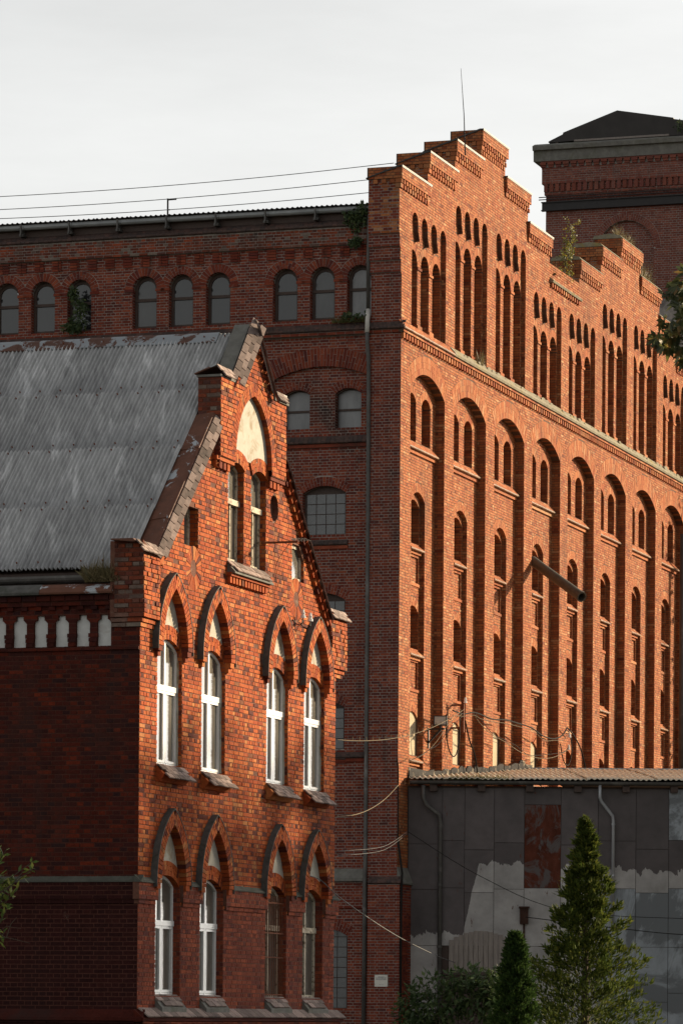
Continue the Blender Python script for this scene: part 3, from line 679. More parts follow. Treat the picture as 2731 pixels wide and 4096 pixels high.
for i, n in enumerate(nic[:8]):       # corbelled feet of the little piers
    for j in range(3): sbm.box(SL, n.c+.125-.012*j+.01, n.c+.2585+.012*j, 6.225+.077*j, 6.225+.077*(j+1)-.01, -.03, .04-.012*j)
lay(sbm, SL, 6.155, 6.215, 0, 3.4, .045, ch=.06, hdr=False)
n_ = 0
for i in range(13): sbm.box(SL, .50+i*.255, .61+i*.255, 6.845, 6.91, -.03, .05)
for (z0, z1, o1) in ((6.915, 6.99, .06), (6.995, 7.095, .10)): lay(sbm, SL, z0, z1, .42, 3.4, o1, ch=z1-z0)
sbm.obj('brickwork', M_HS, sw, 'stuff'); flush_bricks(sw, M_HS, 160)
for q in (((-.055, 7, 1.95, 2.24, -.05, .06), (-.03, 7, 1.88, 1.952, -.05, .03)), ((.42, 7, 6.915, 7.1, -.05, .06),), ((0, 7, 6.16, 6.21, -.05, .045),)):
    cb = MB(); [cb.box(SL, *x) for x in q]; cb.obj('band_core', M_MHS, HO)
m = MB(); m.ext(SL, [(2.36, -.02), (2.26, .09), (2.235, .09), (2.235, -.02)], -.10, 7); m.obj('weathering_ledge', M_LEDGE, HO)
for n in nic: m = MB(); m.poly(SL, [(p[0], p[1]) for p in n.outline()], -.09, -.055); m.obj('frieze_panel', M_PLW, HO)
m = MB(); m.ext(SL, [(7.10, -.02), (7.10, .20), (7.13, .21), (7.22, .15), (7.28, .04), (7.30, -.30), (7.10, -.30)], .44, 1.75); m.obj('cornice_flashing', M_RUST, HO)
m = MB(); m.ext(SL, [(7.095, -.02), (7.095, .21), (7.135, .22), (7.225, .15), (7.285, .04), (7.30, -.30), (7.095, -.30)], 1.75, 7); m.obj('cornice_flashing', M_LEAD, HO)
gp = [(7.44, .10)]+[(7.40-.075*sin(pi*t/6), .20-.10*cos(pi*t/6)) for t in range(7)]+[(7.44, .30), (7.41, .285)]+[(7.40-.06*sin(pi*t/6), .20+.085*cos(pi*t/6)) for t in range(7)]+[(7.41, .115)]
m = MB(); m.ext(SL, [(z, o_-.34) for z, o_ in gp], .5, 7); m.obj('gutter', M_PIPE, HO)
m = MB(); m.box(SL, .45, 7, 7.20, 7.52, -.6, -.36); m.obj('fascia', M_WOOD, HO)
# --- roof of corrugated sheets
ang = atan2(12.33-7.52, 5.08); sl_len = sqrt(5.08**2+4.81**2)
def corr_mesh(name, w, ln, pitch, amp, mat, seg=6, lng=2):
    m = MB(); nx = int(round(w/pitch*seg)); a = []
    for j in range(lng+1):
        for i in range(nx+1): x = i*w/nx; m.v.append((x, j*ln/lng, amp*cos(2*pi*x/pitch)))
    for j in range(lng):
        for i in range(nx): b = j*(nx+1)+i; m.f.append((b, b+1, b+nx+2, b+nx+1))
    k = len(m.v)
    m.v += [(x, y, z-.02) for (x, y, z) in m.v[:nx+1]]
    for i in range(nx): m.f.append((i, k+i, k+i+1, i+1))
    return m.mesh(name, mat, True)
rows = 4; rl_ = sl_len/rows; shm = corr_mesh('roof_sheet', 1.02, rl_*1.03, .0785, .025, M_ROOF, 8)
rd = MB()
for s in (0, 1):
    e = S0+ZV*7.52+G2*.32 if s == 0 else S0+ZV*7.52+G2*10.48
    Sd = (G2*cos(ang) if s == 0 else -G2*cos(ang))+ZV*sin(ang); Nn = L2.cross(Sd).normalized(); 
    if Nn.z < 0: Nn = -Nn
    rd.face([tuple(e+L2*.3-Nn*.06), tuple(e+L2*7.0-Nn*.06), tuple(e+L2*7.0+Sd*sl_len-Nn*.06), tuple(e+L2*.3+Sd*sl_len-Nn*.06)])
    if s == 0: RF = (e.copy(), Sd.copy(), Nn.copy())
deck = rd.obj('roof', M_WOOD, HO)
for s in (0, 1):
    e = S0+ZV*7.52+G2*.32 if s == 0 else S0+ZV*7.52+G2*10.48
    Sd = (G2*cos(ang) if s == 0 else -G2*cos(ang))+ZV*sin(ang); Nn = L2.cross(Sd).normalized()
    if Nn.z < 0: Nn = -Nn
    for j in range(rows):
        for i in range(7):
            M = Matrix((L2, Sd, L2.cross(Sd))).transposed().to_4x4() @ Matrix.Rotation((rng.random()-.5)*.004, 4, 'Z')
            M.translation = e+L2*(.33+i*.98)+Sd*(j*rl_-.02)+Nn*(.022*(rows-j)+.006*(i % 2)+rng.random()*.004)
            place('roof_sheet', shm, deck, None, M)
nail = MB()
for j in range(rows):
    for i in range(16):
        for q in (.08, .95):
            p = RF[0]+L2*(.42+i*.3925)+RF[1]*((j+q)*rl_)+RF[2]*(.03+.022*(rows-j)); nail.tube([p, p+RF[2]*.03], .014, 5)
nail.obj('roof_screws', M_RUSTP, deck, 'stuff')
for i in range(5):
    m = MB(); c0 = S0+G2*5.4+ZV*12.36; a, b = .55+i*1.3, .55+(i+1)*1.3+.03; l_ = .006*(i % 2)
    prof = [(-.20, -.155), (-.05, .01), (0, .045), (.05, .01), (.20, -.155), (.19, -.17), (0, .02), (-.19, -.17)]
    n = len(prof); m.v = [tuple(c0+L2*q+G2*x+ZV*(z+l_)) for q in (a, b) for x, z in prof]; m.f = [(k, (k+1) % n, n+(k+1) % n, n+k) for k in range(n)]
    m.obj('ridge_cap', plain('ridge_sheet_%d' % i, (.10,.045,.03), .6, .2, var=.3, scale=5, c2=(.27,.29,.31), lo=.47, hi=.50) if i == 0 else bpy.data.materials['ridge_sheet_0'], deck)
# ================================================================== warehouse (large stepped-gable mill)
MI = thing('warehouse', 'long red brick warehouse with stepped gables and tall arched bays behind the house', 'warehouse', B0+Vector((0, 0, GROUND)))
STEPS = [(-.25, 2.4, 23.12), (2.4, 5.03, 24.05), (5.03, 7.66, 24.93), (7.66, 10.28, 25.78), (10.28, 12.85, 24.93), (12.85, 15.4, 24.07), (15.4, 19.0, 22.93),
         (19.0, 21.75, 24.05), (21.75, 24.3, 24.98), (24.3, 27.05, 25.72), (27.05, 29.8, 24.93), (29.8, 32.4, 24.05), (32.4, 34.9, 23.1)]
UEND = 34.9; NB = 8; PIT = 4.217
def ulc(z): return 0.0 if z < 20.3 else (-.06 if z < 20.62 else (-.12 if z < 20.98 else (-.19 if z < 21.33 else -.25)))
outer = [(0, GROUND), (UEND, GROUND)]
for (a, b, z) in reversed(STEPS): outer += [(b, z), (a, z)]
outer += [(-.25, 21.33), (-.19, 21.33), (-.19, 20.98), (-.12, 20.98), (-.12, 20.62), (-.06, 20.62), (-.06, 20.3), (0, 20.3)]
dd = []
for p in outer:
    if not dd or abs(p[0]-dd[-1][0])+abs(p[1]-dd[-1][1]) > 1e-6: dd.append(p)
outer = dd
GT = [22.15, 23.15, 23.15, 22.15, 22.2, 23.22, 23.22, 22.2]
gm = MB(); gb = MB(); gn = MB(); gs = MB()
att = [Multi(.93+PIT*i, 4.22+PIT*i, 18.98, GT[i]) for i in range(NB)]
bay = [Op(2.55+PIT*i, 1.65, 5.0, 17.85, 'seg', .5, t=.52) for i in range(NB)]
core(gm, BGF, outer, [a.outline() for a in att]+[b.outline() for b in bay], 0)
D1, D2, A1, A2 = .26, .39, .125, .34
for a in att: reveal(gm, BGF, a.outline(), 0, -A1)
for b in bay: reveal(gm, BGF, b.outline(), 0, -D1)
vis = lambda u, z: z > 6.2 or u < 1.05
lay(gb, BGF, GROUND, 22.70, ulc, UEND, 0, att+bay, clip=vis)
for (a, b, z) in STEPS:
    if z > 23: lay(gb, BGF, 22.70, z-.32, a, b, 0, att)
for i, a in enumerate(att):
    for o_ in a.ops: o_.ring(gb, BGF, 0, A1, t=.12, split=False, pitch=.075)
    lan = [Op(a.u0+.535+1.11*j, .40, 18.98, GT[i]-.97, 'round', t=.23) for j in range(3)]
    core(gm, BGF, [(a.u0, 18.9), (a.u1, 18.9), (a.u1, GT[i]+.02), (a.u0, GT[i]+.02)], [l.outline() for l in lan], -A1)
    lay(gb, BGF, 18.98, GT[i]-.0, a.u0, a.u1, -A1, lan)
    jamb(gb, BGF, a.u1, 18.98, a.zs, 0, -A1)
    for l in lan:
        l.ring(gb, BGF, -A1, A2-A1, t=.22, split=False, pitch=.08)
        reveal(gm, BGF, l.outline(), -A1, -A2); panel(gm, BGF, l.outline(), -A2)
        jamb(gb, BGF, l.cu+l.w, l.zb, l.zs, -A1, -A2); lay(gb, BGF, 18.98, l.top, l.cu-.05, l.cu+l.w, -A2)
    for j in range(2):                                           # imposts and bases of the mullions
        u = lan[j].cu+.40; gs.box(BGF, u-.035, u+.345, lan[j].zs-.09, lan[j].zs-.02, -A1-.05, -A1+.035)
        gs.box(BGF, u-.05, u+.36, 18.95, 19.15, -A1-.05, -A1+.045)
sl_r = {}
for i, b in enumerate(bay):
    c = b.cu; b.ring(gb, BGF, 0, D1, t=.51, split=True, pitch=.085)
    pr = [Op(c-.69, .43, 15.98, 17.30, 'seg', .22, t=.22), Op(c+.69, .43, 15.98, 17.30, 'seg', .22, t=.22)]
    slot = Op(c, .655, 5.0, 14.62, 'seg', .26, t=.26)
    core(gm, BGF, [(c-1.65, 5), (c+1.65, 5), (c+1.65, 18), (c-1.65, 18)], [q.outline() for q in pr]+[slot.outline()], -D1)
    lay(gb, BGF, 6.2, 17.85, c-1.64, c+1.64, -D1, pr+[slot]); jamb(gb, BGF, c+1.65, 6.2, b.zs, 0, -D1)
    for q in pr:
        q.ring(gb, BGF, -D1, .2, split=False); reveal(gm, BGF, q.outline(), -D1, -D1-.24); panel(gm, BGF, q.outline(), -D1-.24)
        jamb(gb, BGF, q.cu+q.w, q.zb, q.zs, -D1, -D1-.24); lay(gb, BGF, 15.98, q.top, q.cu-.1, q.cu+q.w, -D1-.24)
    sill_nose(gs, gn, BGF, c-1.64, c+1.64, 15.98, 15.72, -D1, -D1+.15); gs.box(BGF, c-1.64, c+1.64, 15.62, 15.715, -D1-.02, -D1+.06)
    slot.ring(gb, BGF, -D1, D2-D1, split=True); reveal(gm, BGF, slot.outline(), -D1, -D2)
    jamb(gb, BGF, c+.655, 6.2, slot.zs, -D1, -D2)
    wr = [Op(c, .53, 13.2-2.95*k, 14.42-2.95*k, 'seg', .20, t=.25) for k in range(3)]
    pn = [Rect(c-.47, c+.47, 12.1-2.95*k, 12.85-2.95*k) for k in range(2)]
    core(gm, BGF, [(c-.655, 5), (c+.655, 5), (c+.655, 14.7), (c-.655, 14.7)], [q.outline() for q in wr]+[q.outline() for q in pn], -D2)
    lay(gb, BGF, 6.2, 14.62, c-.64, c+.655, -D2, wr+pn)
    for q in pn:
        u0, u1, z0, z1 = q.a; reveal(gm, BGF, q.outline(), -D2, -D2-.05); panel(gm, BGF, q.outline(), -D2-.05)
        lay(gb, BGF, z0, z1, u0, u1, -D2-.05); jamb(gb, BGF, u1, z0, z1, -D2, -D2-.05)
        gs.box(BGF, u0-.06, u1+.06, z0-.085, z0-.01, -D2-.02, -D2+.035)
    for k, q in enumerate(wr):
        dp = .24 if not (k == 2 and i < 4) else .06
        q.ring(gb, BGF, -D2, dp, split=True); reveal(gm, BGF, q.outline(), -D2, -D2-dp)
        if dp > .1:
            panel(gm, BGF, q.outline(), -D2-dp); lay(gb, BGF, q.zb, q.top, q.cu-.2, q.cu+q.w, -D2-dp); jamb(gb, BGF, q.cu+q.w, q.zb, q.zs, -D2, -D2-dp)
        else:
            m = MB(); m.poly(BGF, q.outline(), -D2-.2, -D2-.045); m.obj('blind_window', M_PLY, MI)
        sill_nose(gs, gn, BGF, c-.64, c+.64, 13.2-2.95*k, 12.98-2.95*k, -D2, -D1+.03); gs.box(BGF, c-.64, c+.64, 12.9-2.95*k, 12.975-2.95*k, -D2-.02, -D2+.06)
gwall = gm.obj('gable_wall', M_MM, MI)
# string course with dentils, weathering
n = int(UEND/.255)
for k in range(n): gb.box(BGF, .02+k*.255, .145+k*.255, 18.51, 18.66, -.02, .075)
lay(gb, BGF, 18.665, 18.735, -.08, UEND, .10, ch=.07); gm2 = MB(); gm2.box(BGF, -.08, UEND, 18.665, 18.74, -.05, .098)
gm2.obj('string_course', M_MM, MI)
sill_nose(gs, gn, BGF, -.12, 4.7, 19.0, 18.745, .0, .16)
ms = MB(); ms.ext(BGF, [(18.745, -.1), (18.745, .15), (18.80, .17), (18.84, .15), (19.03, -.02), (19.03, -.1)], 4.7, UEND)
for k in range(60):
    u = 4.8+k*.5+rng.random()*.3; z = 18.9+rng.random()*.06; r = .05+rng.random()*.09; o_ = .06+rng.random()*.05
    ms.poly(BGF, [(u+r*1.8*cos(2*pi*t/7), z+r*.5*sin(2*pi*t/7)) for t in range(7)], o_-.1, o_)
ms.obj('mossy_weathering', M_MOSS, MI)
# stepped parapet : returns, caps, copings
TK = .85
cap = MB()
for j, (a, b, z) in enumerate(STEPS):
    zprev = STEPS[j-1][2] if j else 21.33
    cm = MB(); cm.box(BGF, a+.002, b-.002, 20.5 if j else 21.4, z-.05, -TK, -.37)
    if zprev < z: zq = zprev-.4 if j else zprev; cm.face([BGF.P(a+.002, zq, 0), BGF.P(a+.002, z-.02, 0), BGF.P(a+.002, z-.3, -TK), BGF.P(a+.002, zq, -TK)])
    cm.face([BGF.P(a, z-.02, 0), BGF.P(b, z-.02, 0), BGF.P(b, z-.02, -.5), BGF.P(a, z-.02, -.5)]); cm.obj('parapet_step', M_MMS, MI)
    if z < 23: continue
    f = Fr(BGF.P(a, 0, 0), -NG, -G2)
    if zprev < z: lay(cap, f, zprev if j else 21.33, z-.32, 0, TK, 0)
    z0 = z-.32; cb_ = MB(); cb_.box(BGF, a-.06, b+.06, z0, z, -TK-.05, .09); cb_.obj('parapet_cap', M_MM, MI)
    lay(cap, BGF, z0, z, a-.06, b+.06, .09, ch=.08)
    f = Fr(BGF.P(a-.06, 0, .09), -NG, -G2); lay(cap, f, z0, z, 0, TK+.1, 0, ch=.08)
    for r_ in range(3 if z > 25.5 else 2):
        k0 = 0
        for k in range(int((b-a+.08)/.24)+1):
            u = a-.03+k*.24+(.12 if r_ % 2 else 0)
            if u+.12 > b+.06: break
            cap.box(BGF, u, u+.12, z0-.125*(r_+1)+.006, z0-.125*r_-.004, -.02, .075-.022*r_)
            if u < a+.12: cap.box(BGF, a-.045+.012*r_, a+.1, z0-.125*(r_+1)+.006, z0-.125*r_-.004, -.11, .075-.022*r_)
    for k in range(3):     # dentils along the return
        cap.box(BGF, a-.05, a+.02, z0-.12, z0-.01, -.25-k*.24, -.13-k*.24)
    cp = MB()
    if z < 23.5 or j < 6:
        cp.ext(BGF, [(z-.28, -TK-.08), (z+.025, .0), (z+.02, .11), (z-.035, .115), (z-.03, .095), (z+.0, .09), (z-.30, -TK-.08)], a-.10, b+.08)
        cp.obj('coping', plain('coping_felt', (.035,.033,.032), .6) if j == 0 else bpy.data.materials['coping_felt'], MI)
        ce = MB(); ce.box(BGF, a-.10, b+.08, z-.012, z+.024, .10, .12); ce.obj('coping_edge', M_CAP, MI)
    else:
        cp.ext(BGF, [(z+.0, -TK-.08), (z+.10, -TK-.02), (z+.16, -.4), (z+.10, .0), (z+.0, .10)], a-.08, b+.06); cp.obj('coping', M_MOSS, MI)
vm = MB(); vm.ext(BGF, [(22.72, .11), (22.78, .14), (23.15, -.35), (23.15, -.9), (22.72, -.9)], 15.42, 18.98); vm.obj('valley_weathering', M_MOSS, MI)
for k in range(13): cap.box(BGF, 15.5+k*.27, 15.62+k*.27, 22.58, 22.71, -.02, .075)
gb.obj('brickwork', M_MB, gwall, 'stuff'); gs.obj('sill_bricks', M_MB, gwall, 'stuff'); gn.obj('sill_noses', M_NOSE, gwall, 'stuff'); cap.obj('parapet_bricks', M_MB, gwall, 'stuff')
# --- long side wall
lm = MB(); lb = MB(); ld = MB(); ln_ = MB(); WO = -.12; RO = -.25
ac = [1.235, 2.30, 3.38, 5.34, 6.43, 7.51, 9.46, 10.555, 11.65]
aw = [Op(c, .36, 19.10, 20.58, 'round', t=.24) for c in ac]
b1 = Op(2.3, 1.45, GROUND, 17.84, 'seg', .34, t=.50)
core(lm, BLF, [(.86, GROUND), (16, GROUND), (16, 21.2), (.86, 21.2)], [a.outline() for a in aw]+[b1.outline()], WO)
# corner pier
core(lm, BLF, [(0, GROUND), (.86, GROUND), (.86, 22.2), (0, 22.2)], [], 0)
lm.face([BLF.P(.86, GROUND, 0), BLF.P(.86, 22.2, 0), BLF.P(.86, 22.2, WO), BLF.P(.86, GROUND, WO)])
for (z0, o_) in ((20.3, .06), (20.62, .12), (20.98, .19), (21.33, .25)):
    z1 = {20.3: 20.62, 20.62: 20.98, 20.98: 21.33, 21.33: 22.82}[z0]; lm.box(BLF, 0, .88, z0, z1, -.3, o_)
keepw = lambda u, z: (z > 7 and u < .8 and rng.random() < .5)
lay(lb, BLF, GROUND, 20.3, 0, .86, 0, keep=keepw)
for (z0, z1, o_) in ((20.3, 20.62, .06), (20.62, 20.98, .12), (20.98, 21.33, .19), (21.33, 22.85, .25)): lay(lb, BLF, z0, z1, 0, .88, o_)
keepw2 = lambda u, z: (rng.random() < .22)
lay(lb, BLF, 18.98, 20.82, .86, 13, WO, aw, keep=keepw2)
lay(lb, BLF, 20.82, 21.13, .86, 13, WO)
for k in range(23): lay(lb, BLF, 20.82, 21.12, .98+k*.53, 1.26+k*.53, WO+.05, hdr=False, L=.28)
lk = MB(); lay(lk, BLF, 21.13, 21.62, .86, 13, -.02); lm.box(BLF, .86, 16, 21.13, 21.63, -.4, -.022)
sill_nose(ld, ld, BLF, .86, 13, 21.92, 21.62, -.30, .07, step=.14)
lm.box(BLF, .86, 16, 21.6, 21.9, -.6, -.30)
for i, a in enumerate(aw):
    a.ring(lb, BLF, WO, .14, t=.23, split=(i % 2 == 0), pitch=.085); reveal(lm, BLF, a.outline(), WO, WO-.24)
    jamb(lb, BLF, a.cu+a.w, a.zb, a.zs, WO, WO-.22)
    for s in (-1, 1): lb.box(BLF, a.cu+s*.46-.13, a.cu+s*.46+.13, a.zs-.085, a.zs-.01, WO-.03, WO+.035)
    pmat = M_GLM if i == 0 else (M_GLD, M_GLD2, M_GLD, M_GLD)[i % 4]
    wop = Op(a.cu, .36, 19.12, 20.56, 'round')
    window(MI, BLF, wop, WO-.2, .085, [(19.93, .04, .02)], [], M_WOOD, pmat, name='attic_window')
lay(lb, BLF, 7.25, 18.66, lambda z: .86, lambda z: 4.4, WO, [b1], clip=lambda u, z: z > 15 or u < 4)
b1.ring(lb, BLF, WO, .13, t=.5, split=True, pitch=.09); reveal(lm, BLF, b1.outline(), WO, RO)
pw = [Op(1.575, .375, 16.13, 17.24, 'seg', .15, t=.23), Op(3.06, .375, 16.13, 17.24, 'seg', .15, t=.23)]
sw_ = [Op(2.25, .63, 13.23-2.95*k, 14.575-2.95*k, 'seg', .2, t=.25) for k in range(3)]+[Op(2.10, .62, .2, 2.40, 'seg', .2, t=.3)]
core(lm, BLF, [(.85, GROUND), (3.75, GROUND), (3.75, 18), (.85, 18)], [q.outline() for q in pw+sw_], RO)
lay(lb, BLF, GROUND, 17.84, .87, 3.74, RO, pw+sw_, clip=lambda u, z: u < 2.6 or z > 12, keep=lambda u, z: rng.random() < .06)
for q in pw+sw_: reveal(lm, BLF, q.outline(), RO, RO-.25); q.ring(lb, BLF, RO, .12, split=True); jamb(lb, BLF, q.cu+q.w, q.zb, q.zs, RO, RO-.2)
for q in pw: window(MI, BLF, Op(q.cu, q.w, q.zb, q.top, 'seg', .15), RO-.2, .03, [(16.66, .03, .01)], [], M_WOOD, M_GLM, name='paired_window')
sill_nose(ld, ld, BLF, .88, 3.74, 16.14, 15.72, RO-.12, RO+.14, step=.13); lb.box(BLF, .88, 3.74, 15.62, 15.71, RO-.02, RO+.07)
for k, q in enumerate(sw_):       # glass-block lights
    fmm = MB(); zt = q.top-.02
    fmm.poly(BLF, [(q.cu-q.w, q.zb)]+[(q.cu+q.w, q.zb)]+q.top_pts(0, 6), RO-.24, RO-.2); wo_ = fmm.obj('glass_block_window', M_WOOD, MI)
    nz = 4 if k < 3 else 8; st = .28
    for r_ in range(nz):
        for c_ in range(4):
            u = q.cu-q.w+.07+c_*.28; z = q.zb+.02+r_*st
            g = MB(); g.box(BLF, u+.012, u+.268, z+.012, z+st-.012, RO-.21, RO-.185); g.obj('glass_block', M_GLAZ, wo_)
    if k < 3: sill_nose(ld, ld, BLF, q.cu-.70, q.cu+.66, q.zb, q.zb-.3, RO-.12, RO+.10, step=.13); lb.box(BLF, q.cu-.70, q.cu+.66, q.zb-.40, q.zb-.31, RO-.02, RO+.05)
sill_nose(ld, ld, BLF, .88, 3.0, 7.28, 7.08, RO, RO+.14, step=.13); lb.box(BLF, .88, 3.0, 6.98, 7.07, RO-.02, RO+.07)
cl = MB(); cl.ext(BLF, [(4.05, RO-.05), (4.05, RO+.02), (3.78, RO+.2), (3.70, RO+.2), (3.70, RO-.05)], .90, 3.2); cl.obj('cement_ledge', M_CEM, MI)
lay(lb, BLF, 2.97, 3.70, .9, 3.2, RO+.08); lm.box(BLF, .9, 3.2, 2.97, 3.70, RO-.02, RO+.078)
# pier plinth and bracket
lay(lb, BLF, GROUND, 3.60, -.10, .80, .08); lm.box(BLF, -.10, .80, GROUND, 3.60, -.05, .078)
lay(lb, BGF, GROUND, 3.60, -.08, 1.0, .10); sill_nose(ld, ld, BLF, -.14, .80, 3.86, 3.62, .0, .14, step=.14)
pk = MB()
for k, (z0, z1, u1) in enumerate(((3.0, 3.62, 2.2), (2.85, 3.0, 2.0), (2.7, 2.85, 1.7), (2.5, 2.7, 1.4))): pk.box(BGF, .2, u1, z0, z1, -.1, .10); lay(lb, BGF, z0, z1, .2, u1, .10)
pk.ext(BGF, [(3.62, .16), (3.66, .16), (4.15, -.02), (3.62, -.02)], .0, 2.3); pk.obj('bracket', M_CEM, MI)
# string course round the side
sill_nose(ld, ld, BLF, -.14, .84, 19.0, 18.745, 0, .16, step=.13); sill_nose(ld, ld, BLF, .9, 13, 19.06, 18.75, WO-.06, .14, step=.13)
lay(lb, BLF, 18.66, 18.745, -.1, 13, .06, ch=.085); lm.box(BLF, -.09, 16, 18.66, 18.745, -.3, .058)
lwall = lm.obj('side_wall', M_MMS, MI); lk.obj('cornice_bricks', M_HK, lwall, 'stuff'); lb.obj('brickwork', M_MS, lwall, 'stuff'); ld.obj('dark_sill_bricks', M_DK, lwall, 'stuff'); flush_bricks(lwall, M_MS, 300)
# gutter, brackets, roof edge
gp = [(22.13, .10)]+[(22.12-.10*sin(pi*t/6), -.02-.12*cos(pi*t/6)) for t in range(7)]+[(22.14, .115), (22.15, -.15)]
for k in range(9):
    m = MB(); m.ext(BLF, [(z+.02*0, o_+(-.02)) for z, o_ in gp], .93+k*1.45, .93+(k+1)*1.45-.01); m.obj('gutter', plain('gutter_zinc', (.30,.32,.335), .55, .1, var=.25, scale=2, c2=(.13,.05,.03), lo=.62, hi=.66) if k == 0 else bpy.data.materials['gutter_zinc'], MI)
    m = MB(); m.box(BLF, .99+k*1.45, 1.03+k*1.45, 21.86, 22.16, -.18, .115); m.box(BLF, .95+k*1.45, 1.08+k*1.45, 21.84, 21.91, -.25, .04); m.obj('gutter_bracket', M_PIPE, MI)
m = MB(); m.box(BLF, .9, 16, 21.85, 22.17, -.5, -.2); m.obj('fascia', M_WOOD, MI)
shw = corr_mesh('mill_roof_sheet', 1.02, 6.0, .15, .022, plain('old_felt_sheet', (.06,.055,.055), .9))
for k in range(13):
    Sd = (-NL*.985+ZV*.17).normalized(); M = Matrix((L2, Sd, L2.cross(Sd))).transposed().to_4x4(); M.translation = Vector(BLF.P(.9+k, 22.19, .06)); place('roof_sheet', shw, MI, None, M)
m = MB(); m.face([BLF.P(.2, 22.1, -.5), BLF.P(16, 22.1, -.5), BLF.P(16, 23.0, -4.5), BLF.P(.2, 23.0, -4.5)]); m.face([BLF.P(.2, 23.0, -4.5), BLF.P(16, 23.0, -4.5), BLF.P(16, 22.3, -34), BLF.P(.2, 22.3, -34)]); m.obj('roof', M_WOOD, MI)
m = MB(); m.face([BLF.P(16, GROUND, -.3), BLF.P(16, 22, -.3), BLF.P(16, 22, -34.9), BLF.P(16, GROUND, -34.9)]); m.face([BGF.P(34.9, GROUND, -.1), BGF.P(34.9, 22.5, -.1), BGF.P(34.9, 22.5, -16), BGF.P(34.9, GROUND, -16)]); m.obj('rear_walls', M_MMS, MI)
# downpipes of the mill
def pipe(name, pts, r, mat, parent, collars=()):
    m = MB(); m.tube(pts, r, 10); o_ = m.obj(name, mat, parent, smooth=True)
    for (p, q) in collars: c_ = MB(); c_.tube([p, q], r*1.22, 10); c_.obj('collar', mat, o_)
    return o_
P_ = lambda v, z, o_=.02: BLF.P(v, z, o_)
pipe('downpipe', [P_(.90, 22.0, .06), P_(.90, 21.6, .12), P_(.93, 20.9, .06), P_(.93, 19.3, .04)], .055, M_PIPE, MI)
pipe('downpipe_offset', [P_(.93, 19.3, .04), P_(.90, 18.98, .2), P_(.90, 18.65, .22)], .062, M_CAP, MI)
pipe('downpipe', [P_(.90, 18.7, .22), P_(.90, 18.4, .2), P_(.90, 17.9, .06), P_(.90, 14, 0), P_(.90, 4.3, 0), P_(.90, 3.9, .04), P_(.90, GROUND, .1)], .058, M_PIPE, MI, [(P_(.90, z, 0), P_(.90, z+.06, 0)) for z in (15.8, 13.7, 11.2, 8.9, 6.4)])
pipe('corner_conduit', [BGF.P(-.02, 4.8, .03), BGF.P(-.04, 3.9, .16), BGF.P(-.04, 3.4, .14), BGF.P(-.04, GROUND, .14)], .03, M_CABLE, MI)
pipe('end_downpipe', [BGF.P(33.2, 17, .1), BGF.P(33.2, 6, .1)], .11, M_PIPE, MI)
# chute sticking out of bay four
c0, c1 = Vector((5.70, 123.2, 13.95)), Vector((7.10, 121.0, 12.62)); dv = (c1-c0).normalized(); x_ = dv.cross(ZV).normalized(); y_ = x_.cross(dv)
m = MB(); pf = []
for (r, t) in ((.15, 0), (.15, .97), (.165, .97), (.165, 1), (.125, 1), (.125, .3)):
    pf.append([tuple(c0+(c1-c0)*t+x_*r*cos(2*pi*k/16)+y_*r*sin(2*pi*k/16)) for k in range(16)])
for j in range(5):
    for k in range(16): q = (k+1) % 16; m.face([pf[j][k], pf[j][q], pf[j+1][q], pf[j+1][k]])
m.face(pf[5]); m.obj('chute_pipe', plain('chute_steel', (.075,.07,.055), .6, .2, var=.35, scale=6), MI)

# ================================================================== tower
TF = Fr((7.36, 150, 0), (cos(TH), -sin(TH), 0), NL)
TW = thing('tower', 'square brick tower with cement cornice and dark low roof behind the warehouse', 'tower', Vector((7.36, 150, GROUND)))
tm = MB(); tb = MB(); ar = Op(3.07, 1.05, 26, 29.48, 'round', t=.27)
core(tm, TF, [(0, GROUND), (11, GROUND), (11, 30.4), (0, 30.4)], [ar.outline()], 0); reveal(tm, TF, ar.outline(), 0, -.18); panel(tm, TF, ar.outline(), -.18)
keept = lambda u, z: u < 5.2 and rng.random() < .3
lay(tb, TF, 26.5, 30.0, 0, 5.8, 0, [ar], ch=.085, L=.28, keep=keept); lay(tb, TF, 26.5, 29.5, 2.02, 4.12, -.18, ch=.085); ar.ring(tb, TF, 0, .18, t=.26, split=True)
jamb(tb, TF, 4.12, 26.5, ar.zs, 0, -.18)
levels = [(30.0, 30.55, .0), (30.55, 30.64, .05), (30.95, 31.06, .13), (31.06, 31.48, .13), (31.48, 31.56, .13)]
for (z0, z1, o_) in levels: tm.box(TF, -o_, 11, z0, z1, -9, o_); lay(tb, TF, z0, z1, -o_, 5.8, o_+.002, ch=.085 if z1-z0 > .2 else z1-z0)
tm.box(TF, -.05, 11, 30.6, 31.0, -9, .04); tm.box(TF, -.14, 11, 31.5, 31.8, -9, .13)
lay(tb, TF, 30.64, 30.95, -.05, 5.8, .045, ch=.0775)
for k in range(27): tb.box(TF, -.05+k*.215, .085+k*.215, 30.66, 30.95, 0, .12)
for k in range(20): tb.box(TF, -.16+k*.29, .03+k*.29, 31.56, 31.64, .1, .19); tb.box(TF, -.18+k*.29, .05+k*.29, 31.645, 31.73, .1, .23)
tb.box(TF, -.15, 11, 31.73, 31.78, 0, .22)
